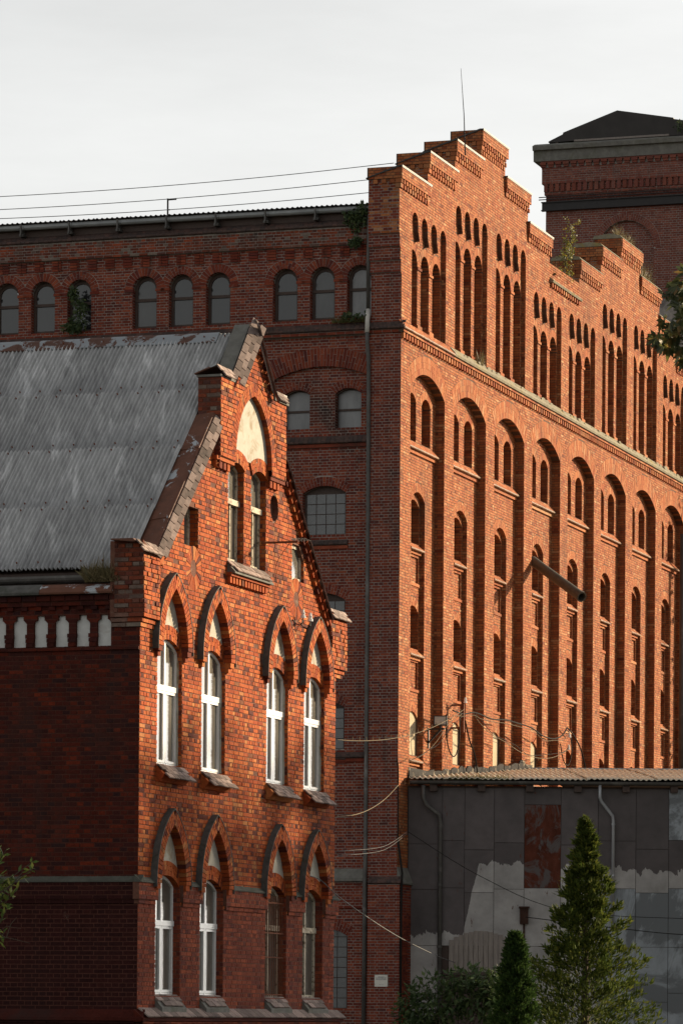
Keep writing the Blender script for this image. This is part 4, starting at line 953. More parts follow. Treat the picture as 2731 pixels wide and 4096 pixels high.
# side faces so that the tower is solid
tm.face([TF.P(0, GROUND, 0), TF.P(0, 30.4, 0), TF.P(0, 30.4, -9), TF.P(0, GROUND, -9)]); tm.face([TF.P(11, GROUND, 0), TF.P(11, 30.4, 0), TF.P(11, 30.4, -9), TF.P(11, GROUND, -9)])
twl = tm.obj('wall', M_MMS, TW); tb.obj('brickwork', M_TB, twl, 'stuff'); flush_bricks(twl, M_TB, 200)
m = MB(); m.ext(TF, [(31.78, 0), (31.78, .26), (32.16, .28), (32.17, .42), (32.32, .45), (32.45, .1), (32.45, -9), (31.78, -9)], -.42, 11); m.obj('cement_cornice', M_CEM, TW)
m = MB(); m.box(TF, -.12, 11, 29.97, 30.26, 0, .13); m.box(TF, -.14, 11, 29.95, 29.985, 0, .19); m.box(TF, -.14, 11, 30.25, 30.285, 0, .19); m.obj('iron_band', M_IRON, TW)
for z in (30.38, 30.47): m = MB(); m.tube([TF.P(-.25, z, .1), TF.P(6, z+.02, .1)], .02, 6); m.obj('tie_rod', M_IRON, TW)
roofp = [(.0, 32.62), (.55, 32.86), (.56, 32.92), (2.62, 33.62), (4.75, 33.22), (4.76, 33.17), (5.6, 33.02), (8, 32.6), (8, 32.55), (2.6, 32.62)]
m = MB(); m.poly(TF, [(.0, 32.58)]+roofp[:8]+[(8, 32.5), (4.6, 32.56), (2.6, 32.62)], -8.6, -.28); m.obj('roof', plain('tower_roof', (.03,.026,.024), .7, var=.3, scale=2), TW)
m = MB(); m.box(TF, 1.0, 4.6, 32.55, 32.62, -.34, -.22); m.obj('eaves_board', M_WOODG, TW)
for u in (.25, 1.5, 2.75, 4.1): m = MB(); m.box(TF, u, u+.1, 32.42, 32.62, -.5, -.35); m.obj('eaves_post', M_WOODG, TW)
# ================================================================== metal shed in front of the warehouse
SHF = Fr((1.77, 110.9, 0), (1, 0, 0), (0, -1, 0))
SH = thing('metal_shed', 'low shed clad in patched grey and rusty metal sheets against the warehouse', 'shed', Vector((1.77, 110.9, GROUND)))
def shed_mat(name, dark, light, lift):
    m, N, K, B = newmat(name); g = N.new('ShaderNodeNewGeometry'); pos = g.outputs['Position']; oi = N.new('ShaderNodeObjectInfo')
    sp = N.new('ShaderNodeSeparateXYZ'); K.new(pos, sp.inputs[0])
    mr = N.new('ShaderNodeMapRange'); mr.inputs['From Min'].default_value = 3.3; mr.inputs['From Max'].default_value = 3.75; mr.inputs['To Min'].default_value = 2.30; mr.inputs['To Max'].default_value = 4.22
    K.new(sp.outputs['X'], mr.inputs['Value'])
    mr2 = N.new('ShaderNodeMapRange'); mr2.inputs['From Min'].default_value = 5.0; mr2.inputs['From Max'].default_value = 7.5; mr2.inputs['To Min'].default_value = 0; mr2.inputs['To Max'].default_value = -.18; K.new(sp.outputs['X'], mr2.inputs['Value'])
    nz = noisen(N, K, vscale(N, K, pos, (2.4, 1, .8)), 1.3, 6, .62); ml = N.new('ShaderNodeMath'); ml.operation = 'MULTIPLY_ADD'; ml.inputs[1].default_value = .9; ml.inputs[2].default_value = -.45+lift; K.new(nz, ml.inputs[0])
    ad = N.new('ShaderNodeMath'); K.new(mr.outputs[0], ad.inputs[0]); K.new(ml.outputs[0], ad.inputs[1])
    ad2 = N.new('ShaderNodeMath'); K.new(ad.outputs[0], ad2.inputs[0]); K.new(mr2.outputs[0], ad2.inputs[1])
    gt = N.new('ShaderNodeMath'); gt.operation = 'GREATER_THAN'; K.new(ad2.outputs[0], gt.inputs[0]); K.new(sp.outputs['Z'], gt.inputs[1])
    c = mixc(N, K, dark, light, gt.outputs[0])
    f = noisen(N, K, pos, 1.6, 6, .65); r = ramp(N, [(.3, .72), (.7, 1.2)]); K.new(f, r.inputs[0]); c = mixc(N, K, c, r.outputs[0], 1.0, 'MULTIPLY')
    ro = ramp(N, [(0, .8), (1, 1.15)]); K.new(oi.outputs['Random'], ro.inputs[0]); c = mixc(N, K, c, ro.outputs[0], 1.0, 'MULTIPLY')
    f2 = noisen(N, K, vscale(N, K, pos, (2.5, 2.5, .8)), 1.5, 8, .75, .5); r2 = ramp(N, [(.63, 0.0), (.66, 1.0)]); K.new(f2, r2.inputs[0]); c = mixc(N, K, c, (.085,.026,.016), r2.outputs[0])
    K.new(c, B.inputs['Base Color']); B.inputs['Roughness'].default_value = .62; B.inputs['Specular IOR Level'].default_value = .35
    bump(N, K, B, noisen(N, K, vscale(N, K, pos, (1, 1, .35)), .9, 2, .5), .25, .05); return m
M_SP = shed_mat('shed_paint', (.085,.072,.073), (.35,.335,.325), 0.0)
M_SGV = plain('shed_galvanised', (.25,.275,.30), .5, .25, var=.3, scale=1.6, c2=(.12,.13,.14), lo=.5, hi=.56, stretch=(1, 1, .7))
M_SR = plain('shed_rusty', (.085,.026,.016), .85, var=.5, scale=4, c2=(.10,.085,.083), lo=.50, hi=.56, stretch=(1, 1, .6))
cols = [.02, .96, 1.57, 2.38, 3.21, 4.21, 5.23, 6.27, 7.17, 8.1, 9.1, 10.1, 11.1, 12.1]
back = MB(); back.box(SHF, 0, 12.2, GROUND, 6.35, -.15, -.03); back.obj('wall_frame', M_WOOD, SH)
for i in range(len(cols)-1):
    a, b = cols[i], cols[i+1]; off = [0, .1, -.15, .05, 0, 0, .12, -.1, .15][i % 9]
    zz = [6.30, 4.75+off, 3.50+off*.5, 1.96, .55+off, -.8, GROUND]
    if i == 4: zz = [6.30, 5.85, 3.56, 1.96, .55, -.8, GROUND]
    for k in range(6):
        z1, z0 = zz[k], zz[k+1]
        if i in (1, 2) and z0 < 1.9: 
            if z1 > 2.3: z0 = 2.3
            elif z1 <= 2.0 and i in (1, 2): continue
        pmat = M_SP
        if i == 4 and k == 1: pmat = M_SR
        elif (i >= 6 and k >= 2) or (i >= 8 and k == 0): pmat = M_SGV
        p = MB(); o_ = .006*((i+k) % 3)+.004; p.box(SHF, a+.006, b-.006+.02*0, z0+.006, z1-.006, -.03, o_)
        for q in range(int((z1-z0)/.28)): p.box(SHF, a+.03, a+.055, z0+.15+q*.28, z0+.175+q*.28, o_-.002, o_+.008)
        p.obj('wall_sheet', pmat, SH)
# boarded arched opening with dark window under it
for k in range(13):
    u = 1.16+k*.135; x = (u-1.98)/.9; zt = 2.02+.30*(1-x*x); p = MB(); p.box(SHF, u+.004, u+.128, 1.24, max(1.6, zt+.04+.02*rng.random()), -.02, .028+.008*rng.random()); p.obj('board', M_WOODG, SH)
p = MB(); p.box(SHF, 1.0, 3.2, -1.0, 1.22, -.30, -.22); p.obj('opening_pane', M_GLD, SH)
for u in (1.1, 1.7, 2.3, 2.9): p = MB(); p.box(SHF, u, u+.05, -1.0, 1.22, -.2, -.12); p.obj('glazing_bar', M_WOOD, SH)
p = MB(); p.box(SHF, 1.0, 3.2, 1.16, 1.24, -.2, .04); p.obj('opening_lintel', M_WOOD, SH)
# eaves: gutter, rafters, roof sheets
gp = [(6.47, .14)]+[(6.45-.075*sin(pi*t/6), .24-.10*cos(pi*t/6)) for t in range(7)]+[(6.47, .345), (6.475, .33), (6.475, .14)]
p = MB(); p.ext(SHF, gp, .05, 12.2); p.obj('gutter', M_PIPE, SH)
for k in range(9): p = MB(); p.box(SHF, .6+k*1.32, .8+k*1.32, 6.2, 6.38, -.1, .2); p.obj('rafter_end', M_WOOD, SH)
shd = corr_mesh('shed_sheet', 1.02, 3.1, .15, .02, M_SROOF)
for k in range(13):
    for j in range(4):
        x = 1.80+k*.97; y0 = 110.62+j*3.05
        if x+.9 < 1.48+(y0-110)*.325: continue
        Sd = Vector((0, 1, .088)).normalized(); M = Matrix((Vector((1, 0, 0)), Sd, Vector((1, 0, 0)).cross(Sd))).transposed().to_4x4() @ Matrix.Rotation((rng.random()-.5)*.012, 4, 'Z')
        M.translation = (x, y0, 6.50+.088*(y0-110.62)+.015*(3-j)+.01*(k % 2)+rng.random()*.012); place('roof_sheet', shd, SH, None, M)
p = MB(); p.face([(1.9, 110.8, 6.42), (14.2, 110.8, 6.42), (14.2, 123, 7.45), (6, 123, 7.45)]); p.face([(6, 123, 7.45), (14.2, 123, 7.45), (14.2, 135, 6.4), (9.5, 135, 6.4)]); p.obj('roof_deck', M_WOOD, SH)
p = MB(); p.box(Fr((5.6, 122.9, 0), (1, 0, 0), (0, -1, 0)), 0, 9, 7.50, 7.60, -.2, .25); p.obj('ridge_flashing', M_ZINC, SH)
p = MB(); p.ext(BGF, [(6.62, .02), (6.60, .06), (6.78, .05), (6.86, .02)], .9, 5.5); p.obj('abutment_flashing', M_FELT, SH)
for k in range(16):      # torn roofing felt where the roof meets the wall
    u = 1.0+k*.8; z = 6.60+.086*(u-1)*.95; r = .05+rng.random()*.16
    p = MB(); p.poly(BGF, [(u, z-.05), (u+.75, z+.0), (u+.75, z+.12+r*rng.random()), (u+.4, z+.1+r*rng.random()), (u+.2, z+.05+r), (u, z+.1)], -.02, .02+.02*rng.random()); p.obj('felt_upstand', M_FELT, SH)
SP = lambda u, z, o_: SHF.P(u, z, o_)
pipe('downpipe', [SP(.42, 6.35, .25), SP(.42, 6.0, .25), SP(.50, 5.82, .25), SP(.86, 5.55, .13), SP(.90, 5.35, .1), SP(.90, GROUND, .1)], .06, M_PIPE, SH, [(SP(.90, z, .1), SP(.90, z+.06, .1)) for z in (5.2, 3.6, 1.9)])
pipe('downpipe', [SP(5.26, 6.4, .25), SP(5.26, 6.05, .22), SP(5.30, 5.95, .2), SP(5.62, 5.55, .12), SP(5.64, 5.4, .1), SP(5.64, 2.6, .1)], .045, M_PIPEG, SH, [(SP(5.64, z, .1), SP(5.64, z+.05, .1)) for z in (5.3, 3.9)])
p = MB(); p.box(SHF, 3.10, 3.33, 2.57, 3.02, 0, .12); p.box(SHF, 3.07, 3.36, 3.0, 3.05, 0, .15); p.box(SHF, 3.19, 3.24, 1.6, 2.57, 0, .04)
tag(p.obj('meter_box', plain('old_box', (.045,.024,.018), .85, var=.4)), 'small rusty box on the grey sheet wall of the shed', 'box')

# ================================================================== small things
def cable(pts, r, mat, name, label, cat='cable', group=None, sub=6):
    P = [Vector(p) for p in pts]; out = []
    for i in range(len(P)-1):
        p0, p1, p2, p3 = P[max(i-1, 0)], P[i], P[i+1], P[min(i+2, len(P)-1)]
        for k in range(sub):
            t = k/sub; out.append(.5*((2*p1)+(p2-p0)*t+(2*p0-5*p1+4*p2-p3)*t*t+(3*p1-p0-3*p2+p3)*t**3))
    out.append(P[-1]); m = MB(); m.tube(out, r, 5); return tag(m.obj(name, mat, smooth=True), label, cat, group)
def B(u, z, o_): return BGF.P(u, z, o_)
bz = lambda L, o_: [B(u, z, o_) for u, z in L]
b_up = [(4.08, 8.643), (5.04, 8.616), (6.06, 8.728), (6.736, 8.74), (8.11, 8.689), (9.5, 8.765), (10.95, 8.765), (12.4, 8.739), (13.68, 8.589), (14.96, 8.583), (16.0, 8.747), (16.6, 9.034)]
b_lo = [(6.287, 8.645), (6.97, 8.444), (8.12, 8.234), (9.53, 8.113), (10.73, 7.973), (11.95, 7.883), (13.45, 7.886), (14.98, 8.009), (16.27, 8.253), (16.95, 8.406)]
cable(bz(b_up, .35), .022, M_CABLE, 'cable', 'thick black cable bundle slung between the brick piers above the shed roof')
cable(bz([(u, z-.10-.05*sin(u*2)) for u, z in b_up], .40), .008, M_CABLEL, 'cable', 'pale cable twisted just below the thick black bundle above the shed')
cable(bz(b_lo, .35), .010, M_CABLEL, 'cable', 'pale cable sagging lowest across the brick piers above the shed')
cable(bz([(u, z+.07+.05*sin(u*3)) for u, z in b_lo], .36), .010, M_CABLE, 'cable', 'thin dark cable running beside the lowest sagging pale one')
dl = [(4.95, 8.6), (3.66, 8.245), (2.6, 7.71), (1.77, 7.389), (.75, 7.108), (-.2, 7.03)]
cable(bz(dl, .35), .008, M_CABLEL, 'cable', 'pale cable falling from the iron post to the warehouse corner')
cable(bz([(u-.05, z-.07-.1*sin(i*1.3)) for i, (u, z) in enumerate(dl)], .38), .010, M_CABLE, 'cable', 'dark cable falling beside the pale one towards the warehouse corner')
cable(bz([(3.6, 8.5), (3.62, 7.9), (3.93, 7.49), (4.37, 7.36), (4.71, 7.55), (4.92, 8.0), (4.9, 8.6)], .3), .018, M_CABLE, 'cable_loop', 'black cable hanging in a long loop over a plastered blind window')
cable(bz([(5.48, 8.46), (5.94, 7.93), (6.49, 7.53), (6.87, 6.87)], .3), .022, M_CABLE, 'cable', 'black cable hanging from the iron post down to the shed roof')
cable(bz([(17.2, 9.08), (18.0, 8.89), (18.87, 8.53), (19.5, 7.95)], .2), .022, M_CABLE, 'cable', 'dark cable dropping to the shed roof right of the porcelain insulators')
cable(bz([(16.0, 8.5), (16.4, 8.0), (17.0, 7.9), (17.4, 8.4), (17.1, 8.9), (16.6, 8.95)], .3), .018, M_CABLE, 'cable_coil', 'coil of black cable at the far end of the bundle')
cable(bz([(-.2, 7.03), (-.05, 6.75), (-.04, 6.0), (-.03, 5.3), (-.04, 4.7)], .03), .018, M_CABLE, 'cable', 'dark cable clipped down the corner of the warehouse')
cable([SG.P(10.63, 3.86, .02)]+[tuple(Vector(SG.P(10.63, 3.86, .02)).lerp(Vector(B(-.1, 6.3, .05)), t)-ZV*.9*t*(1-t)) for t in (.25, .5, .75)]+[B(-.1, 6.3, .05)], .009, M_CABLEL, 'cable', 'pale wire rising from the house corner to the warehouse pier')
cable([(-.71, 76.5, 2.67), (-.43, 77, 2.6), (-.09, 78, 2.33), (.5, 85, 2.11), (1.38, 95, 1.85), (2.41, 104, 1.59), (2.94, 109, 1.51), (3.1, 110.8, 1.5)], .010, M_WIRE, 'cable', 'grey service cable strung from the house hood to the boarded shed opening')
cable([(-.14, 78, 3.19), (1.0, 100, 4.21), (1.74, 109, 5.0)], .005, M_WIRE, 'wire', 'thin wire from the house to the top of the shed')
cable([(-.10, 78, 3.1), (1.0, 100, 4.12), (1.74, 109, 4.95)], .005, M_WIRE, 'wire', 'second thin wire just below the one to the shed top')
cable([(1.75, 109, 5.0), (3.7, 110.2, 3.88), (6.0, 110.3, 2.95), (9.3, 110.4, 2.74), (11, 110.4, 2.75)], .009, M_CABLE, 'wire', 'dark wire crossing the shed wall behind the tall conifer')
cable([(5.0, 110.4, 2.75), (7.6, 110.3, 2.45), (9.3, 110.3, 2.3), (11, 110.3, 2.3)], .012, M_CABLE, 'wire', 'lower dark wire on the shed wall right of the tall conifer')
for k, (a, b, lab) in enumerate((((-14, 116.5, 23.4), (1.27, 111.6, 23.6), 'highest of the thin wires above the warehouse roof'), ((-14, 116.3, 23.0), (1.0, 111.2, 23.1), 'middle thin wire above the warehouse roof'), ((-14, 116, 22.72), (1.1, 111.2, 22.75), 'lowest thin wire just above the warehouse roof'))):
    a, b = Vector(a), Vector(b); cable([a.lerp(b, t)-ZV*.35*4*t*(1-t)*.5 for t in (0, .2, .4, .6, .8, 1)], .011, M_WIRE, 'overhead_wire', lab, 'wire', 'wires above the warehouse roof')
p = MB(); p.tube([(-5.15, 115.8, 22.2), (-5.15, 115.8, 23.42)], .028, 6); p.tube([(-5.15, 115.8, 23.38), (-4.9, 115.8, 23.40)], .018, 5); p.tube([(-5.15, 115.8, 23.1), (-5.08, 115.8, 23.1)], .018, 5); tag(p.obj('roof_mast', M_IRON), 'short black mast with a side arm on the warehouse roof', 'mast')
p = MB(); p.tube([(3.30, 113.8, 24.3), (3.26, 113.8, 25.4), (3.16, 113.8, 26.75)], .022, 6, .006); tag(p.obj('lightning_rod', M_IRON), 'slim leaning lightning rod rising behind the highest stepped gable', 'rod')
# floodlight on bracket
FL = thing('floodlight', 'black floodlight on an angle bracket fixed to the warehouse wall', 'floodlight', Vector(B(3.65, 7.6, -.26)))
p = MB(); p.box(BGF, 3.62, 3.68, 7.55, 8.12, -.27, -.22); p.box(BGF, 3.62, 3.68, 8.07, 8.12, -.22, .24)
p.prism8([B(3.62, 7.68, -.24), B(3.68, 7.68, -.24), B(3.68, 7.73, -.24), B(3.62, 7.73, -.24), B(3.62, 8.05, .14), B(3.68, 8.05, .14), B(3.68, 8.10, .10), B(3.62, 8.10, .10)]); p.obj('bracket', M_IRON, FL)
lf = Fr(B(3.55, 8.33, .14), (cos(TH*.3), -sin(TH*.3), 0), (-sin(TH*.3), -cos(TH*.3), 0)); p = MB(); p.box(lf, -.19, .19, -.15, .13, -.06, .05); p.box(lf, -.03, .03, -.22, -.15, -.02, .02)
p.obj('housing', M_IRON, FL); p = MB(); p.box(lf, -.16, .16, -.12, .10, .045, .056); p.obj('lens', plain('lamp_glass', (.35,.35,.32), .3, spec=.6), FL); p = MB(); p.prism8([lf.P(-.14, -.11, .062), lf.P(.14, -.11, .062), lf.P(.10, -.03, .062), lf.P(-.10, -.03, .062), lf.P(-.14, -.11, .056), lf.P(.14, -.11, .056), lf.P(.10, -.03, .056), lf.P(-.10, -.03, .056)]); p.obj('reflector', M_CAP, FL)
# iron post with insulators
p = MB(); p.box(BGF, 5.10, 5.17, 8.1, 9.0, .30, .37); p.box(BGF, 5.10, 5.15, 8.85, 8.9, -.05, .3); p.box(BGF, 5.10, 5.15, 8.2, 8.25, -.05, .3); tag(p.obj('cable_post', M_RUSTP), 'rusty iron post carrying the cables in front of the second brick pier', 'post')
def insulator(P, label, grp=None, hook=None):
    t = thing('insulator', label, 'insulator', P, grp); P = Vector(P); m = MB()
    for (z0, z1, r0, r1) in ((0, .05, .055, .05), (.05, .06, .05, .035), (.06, .10, .035, .045), (.10, .115, .045, .03), (.115, .16, .03, .025)): m.tube([P+ZV*z0, P+ZV*z1], r0, 10, r1)
    m.obj('porcelain_body', M_PORC, t, smooth=False); h = MB()
    if hook is not None: h.tube([P+ZV*.02, P-ZV*.08, P-ZV*.13+hook*.06, P-ZV*.10+hook*.14, P-ZV*.02+hook*.2], .012, 6); h.obj('iron_hook', M_IRON, t)
    return t
insulator(SG.P(7.95, 7.44, .22), 'white porcelain insulator between the hoods, the left of the pair', None, -NG); insulator(SG.P(8.38, 7.42, .22), 'white porcelain insulator between the hoods, the right of the pair', None, -NG)
insulator(B(5.13, 8.93, .40), 'white porcelain insulator on top of the rusty iron post'); insulator(B(16.9, 8.75, .35), 'upper porcelain insulator by the cable coil'); insulator(B(16.8, 8.36, .35), 'lower porcelain insulator by the cable coil')
# string of little lamps
sa, sb_ = Vector(SG.P(10.62, 5.35, .05)), Vector(B(5.1, 8.75, .38)); mid = [sa.lerp(sb_, t)-ZV*2.2*t*(1-t)*.55 for t in [i/24 for i in range(25)]]
SLg = thing('string_lights', 'string of tiny lamps stretched from the house to the iron post', 'string lights', sa)
m = MB(); m.tube(mid, .007, 5); m.obj('wire', M_CABLEL, SLg)
for i in range(2, 24, 1): m = MB(); m.tube([mid[i]+ZV*.0, mid[i]+ZV*.08], .011, 5, .008); m.obj('lamp', M_CABLEL, SLg)
# tv aerial
AE = thing('tv_aerial', 'old television aerial on a rod beside the gable windows', 'aerial', Vector(SG.P(6.35, 8.67, 0)))
m = MB(); m.box(SG, 6.33, 6.37, 8.655, 8.69, -.05, .66); m.obj('rod', M_RUSTP, AE)
m = MB(); m.tube([SG.P(6.35, 8.71, .52), SG.P(6.35, 8.70, .86)], .008, 5)
m.obj('boom', M_WIRE, AE)
for k in range(6): m = MB(); o_ = .56+k*.055; m.tube([SG.P(6.35-.2, 8.715, o_), SG.P(6.35+.2, 8.705, o_)], .004, 4); m.obj('element', M_WIRE, AE)
cable([SG.P(6.35, 8.66, .5), SG.P(6.6, 8.3, .15), SG.P(6.9, 7.9, .05), SG.P(6.6, 7.75, .04), SG.P(6.4, 7.95, .04)], .005, M_CABLE, 'cable', 'thin black cable looping from the aerial down the gable wall')
# sign
SGN = thing('sign_plate', 'small white sign with dark blue Cyrillic lettering on the warehouse corner pier', 'sign', Vector(BLF.P(.40, .8, .1)))
m = MB(); m.box(BLF, .213, .587, .814, 1.134, .085, .098); m.obj('plate', M_SIGN, SGN)
for (u, z) in ((.235, 1.112), (.565, 1.115), (.57, .87), (.235, .83)): m = MB(); m.box(BLF, u-.005, u+.005, z-.005, z+.005, .095, .103); m.obj('screw', M_IRON, SGN)
def text(body, u, z, size, w):
    cu = bpy.data.curves.new('lettering', 'FONT'); cu.body = body; cu.size = size; cu.align_x = 'CENTER'; cu.extrude = .001
    o_ = bpy.data.objects.new('lettering', cu); COL.objects.link(o_); bpy.context.view_layer.update()
    me = bpy.data.meshes.new_from_object(o_.evaluated_get(bpy.context.evaluated_depsgraph_get())); bpy.data.objects.remove(o_)
    me.materials.clear(); me.materials.append(M_INK); xs = [v.co.x for v in me.vertices] or [0, 1]; k = w/max(1e-3, max(xs)-min(xs))
    M = Matrix((-L2, ZV, NL)).transposed().to_4x4() @ Matrix.Diagonal((k, 1, 1, 1)); M.translation = BLF.P(u, z, .100)
    place('lettering', me, SGN, None, M)
text('СКЛАД', .402, 1.066, .036, .17); text('ГОТОВОЙ', .402, 1.035, .036, .29); text('ПРОДУКЦИИ', .402, .998, .036, .29); text('12-13', .402, .862, .03, .11)
# folded paper on the sill of the first upper window
m = MB(); m.prism8([SG.P(1.42, 4.35, -.2), SG.P(1.58, 4.35, -.2), SG.P(1.52, 4.55, -.2), SG.P(1.46, 4.55, -.2), SG.P(1.44, 4.35, -.24), SG.P(1.56, 4.35, -.24), SG.P(1.51, 4.55, -.22), SG.P(1.47, 4.55, -.22)])

# ================================================================== plants
def leaf_mat(name, stops, rough=.6, tr=.25):
    m, N, K, B_ = newmat(name); g = N.new('ShaderNodeNewGeometry'); r = ramp(N, stops); K.new(g.outputs['Random Per Island'], r.inputs[0])
    K.new(r.outputs[0], B_.inputs['Base Color']); B_.inputs['Roughness'].default_value = rough; B_.inputs['Specular IOR Level'].default_value = .35 if rough < .8 else .08
    t = N.new('ShaderNodeBsdfTranslucent'); K.new(r.outputs[0], t.inputs['Color']); mx = N.new('ShaderNodeMixShader'); mx.inputs[0].default_value = tr
    K.new(B_.outputs[0], mx.inputs[1]); K.new(t.outputs[0], mx.inputs[2]); K.new(mx.outputs[0], N['Material Output'].inputs['Surface']); return m
M_THU = leaf_mat('thuja_leaf', rough=.85, stops=[(0, (.030,.045,.010)), (.4, (.055,.078,.016)), (.75, (.09,.115,.022)), (1, (.15,.155,.03))])
M_THD = leaf_mat('dark_thuja_leaf', rough=.85, stops=[(0, (.02,.04,.012)), (.6, (.04,.075,.018)), (1, (.07,.11,.025))])
M_CHE = leaf_mat('chestnut_leaf', [(0, (.045,.055,.025)), (.5, (.075,.085,.032)), (.8, (.12,.12,.035)), (.92, (.18,.10,.03)), (1, (.22,.19,.045))], tr=.4)
M_SHR = leaf_mat('shrub_leaf', [(0, (.05,.08,.02)), (.5, (.10,.14,.03)), (1, (.22,.22,.04))], tr=.35)
M_BSH = leaf_mat('bush_leaf', [(0, (.035,.062,.022)), (.6, (.065,.105,.036)), (1, (.11,.15,.05))])
M_IVY = leaf_mat('ivy_leaf', [(0, (.02,.035,.012)), (.6, (.04,.065,.02)), (1, (.08,.10,.03))])
M_BIR = leaf_mat('birch_leaf', [(0, (.07,.09,.02)), (.5, (.14,.14,.03)), (1, (.28,.20,.03))], tr=.35)
M_DRY = leaf_mat('dry_grass', [(0, (.10,.09,.04)), (.5, (.19,.15,.07)), (1, (.26,.20,.10))])
M_GRS = leaf_mat('green_grass', [(0, (.07,.09,.025)), (1, (.16,.15,.05))])
M_BARK = plain('bark', (.07,.055,.04), .9, var=.3, scale=8)
def leaf(mb, p, d, n, ln, w, bend=0.0):
    """pointed leaf: p base, d direction, n face normal"""
    d = d.normalized(); s = d.cross(n).normalized(); dn = d.cross(s)
    a = p; b = p+d*ln*.45+s*w*.5+dn*bend*.3; c = p+d*ln+dn*bend; e = p+d*ln*.45-s*w*.5+dn*bend*.3; k = len(mb.v)
    mb.v += [tuple(a), tuple(b), tuple(c), tuple(e)]; mb.f.append((k, k+1, k+2, k+3))
def rv(r=rng): 
    while True:
        v = Vector((r.uniform(-1, 1), r.uniform(-1, 1), r.uniform(-1, 1)))
        if .05 < v.length < 1: return v.normalized()
def conifer(name, label, base, H, Rb, prof, n, mat, sp=.13, lump=.3, seed=1, bo_=150):
    r = random.Random(seed); t = thing(name, label, 'tree', base); base = Vector(base)
    m = MB(); m.tube([base, base+ZV*H*.5, base+ZV*H*.97], Rb*.07, 7, .008); m.obj('trunk', M_BARK, t)
    lv = MB(); br = MB(); nb = bo_; per = int(n/nb)
    for k in range(nb):
        f = ((k+r.random())/nb)**.9; z = H*(.02+.97*f); a = k*2.39996+r.uniform(-.4, .4)
        R_ = max(.03, prof(f)*Rb*(1-lump+1.6*lump*r.random()))
        st = base+ZV*(z-R_*.10); tip = base+Vector((cos(a)*R_, sin(a)*R_, z+R_*(.18+.25*r.random())))
        br.tube([st, st.lerp(tip, .6), tip], .012, 4, .003, False); ax = (tip-st).normalized()
        for q in range(per):
            g = .15+.9*r.random()**.7; wd = R_*.17*(1.25-g)+.05; c = st.lerp(tip, g)+rv(r)*wd*(.4+r.random())
            d = ax*.7+rv(r)*.7+ZV*.45
            leaf(lv, c, d, rv(r), sp*(.6+.8*r.random()), sp*.32)
    br.obj('branches', M_BARK, t, 'stuff'); lv.obj('crown', mat, t, 'stuff'); return t
conifer('conifer', 'tall yellowish-green conifer standing before the metal shed', (6.02, 100, GROUND), 6.62, 1.95, lambda f: (1-f)**1.05*1.0+.015, 22000, M_THU, .15, .42, 3, 170)
p = MB(); p.tube([(6.02, 100, 4.4), (6.05, 100, 4.75), (6.08, 100, 5.0)], .012, 5, .003)
conifer('conifer', 'small dark green columnar conifer left of the tall one', (4.16, 97, GROUND), 3.72, .74, lambda f: (1-f)**.6*.9+.04, 15000, M_THD, .12, .16, 5, 260)
def blobs(lv, blist, n, ln, w, seed, palm=0, droop=.3, flat=.5):
    r = random.Random(seed)
    for (c, rad) in blist:
        c = Vector(c); rad = Vector(rad) if not isinstance(rad, float) else Vector((rad,)*3)
        for k in range(n):
            v = rv(r)*(r.random()**.45); 
            if noise.noise(v*2.3+c) < -.12: continue
            p = c+Vector((v.x*rad.x, v.y*rad.y, v.z*rad.z)); d = (v+rv(r)*.9-ZV*droop)
            if palm:
                ax = (v*.4+rv(r)*.5-ZV*droop); ax.normalize(); s = ax.cross(rv(r)).normalized()
                for q in range(palm):
                    a = (q-(palm-1)/2)*.52; dd_ = (ax*cos(a)+s*sin(a)); L_ = ln*(1-.28*abs(q-(palm-1)/2)/((palm-1)/2))*(.8+.4*r.random())
                    leaf(lv, p, dd_, ax.cross(s)+rv(r)*.25, L_, w*(.8+.4*r.random()), -.03)
            else: leaf(lv, p, d, rv(r)*flat+ZV, ln*(.7+.6*r.random()), w*(.7+.6*r.random()), .01)
CT = thing('chestnut_tree', 'dark green broadleaf tree reaching in from the right edge', 'tree', (9.6, 54.5, GROUND))
lv = MB(); blobs(lv, [((5.5, 54, 9.42), (1.40, 1.3, .80)), ((4.75, 54, 9.15), (.62, .8, .42)), ((4.9, 54, 9.75), (.55, .8, .42))], 150, .20, .07, 11, palm=6, droop=.45)
blobs(lv, [((8.2, 54.5, 10.2), (2.4, 2.4, 2.2)), ((10.5, 55, 11.5), (2.8, 2.8, 2.6)), ((9.5, 53.5, 8.2), (2.4, 2.2, 1.6))], 380, .20, .08, 12, palm=6, droop=.45)
m = MB(); m.tube([(9.6, 54.5, GROUND), (9.5, 54.5, 4), (9.7, 54.6, 9), (9.9, 54.8, 12)], .30, 10, .08)
for (a, b) in (((9.6, 54.5, 7.6), (6.6, 54.1, 9.4)), ((9.6, 54.5, 8.4), (8, 55, 11)), ((9.6, 54.5, 8), (11.5, 55, 10.5))): m.tube([a, Vector(a).lerp(Vector(b), .5)+ZV*.2, b], .09, 7, .02)
for k in range(9): q = (6.7, 54.1, 9.4); a_ = rng.uniform(-.9, .9); m.tube([q, (5.5, 54+rng.uniform(-.5, .5), 9.4+a_*.5), (4.4+rng.random()*.5, 54+rng.uniform(-.6, .6), 9.35+a_*.65)], .025, 5, .006)
m.obj('trunk', M_BARK, CT); lv.obj('crown', M_CHE, CT, 'stuff')
RT = thing('broadleaf_tree', 'tree just beyond the far end of the warehouse gable', 'tree', (16.7, 147.6, GROUND)); lv = MB()
blobs(lv, [((16.4, 147.6, z), (2.9, 2.7, 2.6)) for z in (5.5, 9, 12.5, 16, 19.5)], 900, .34, .22, 15)
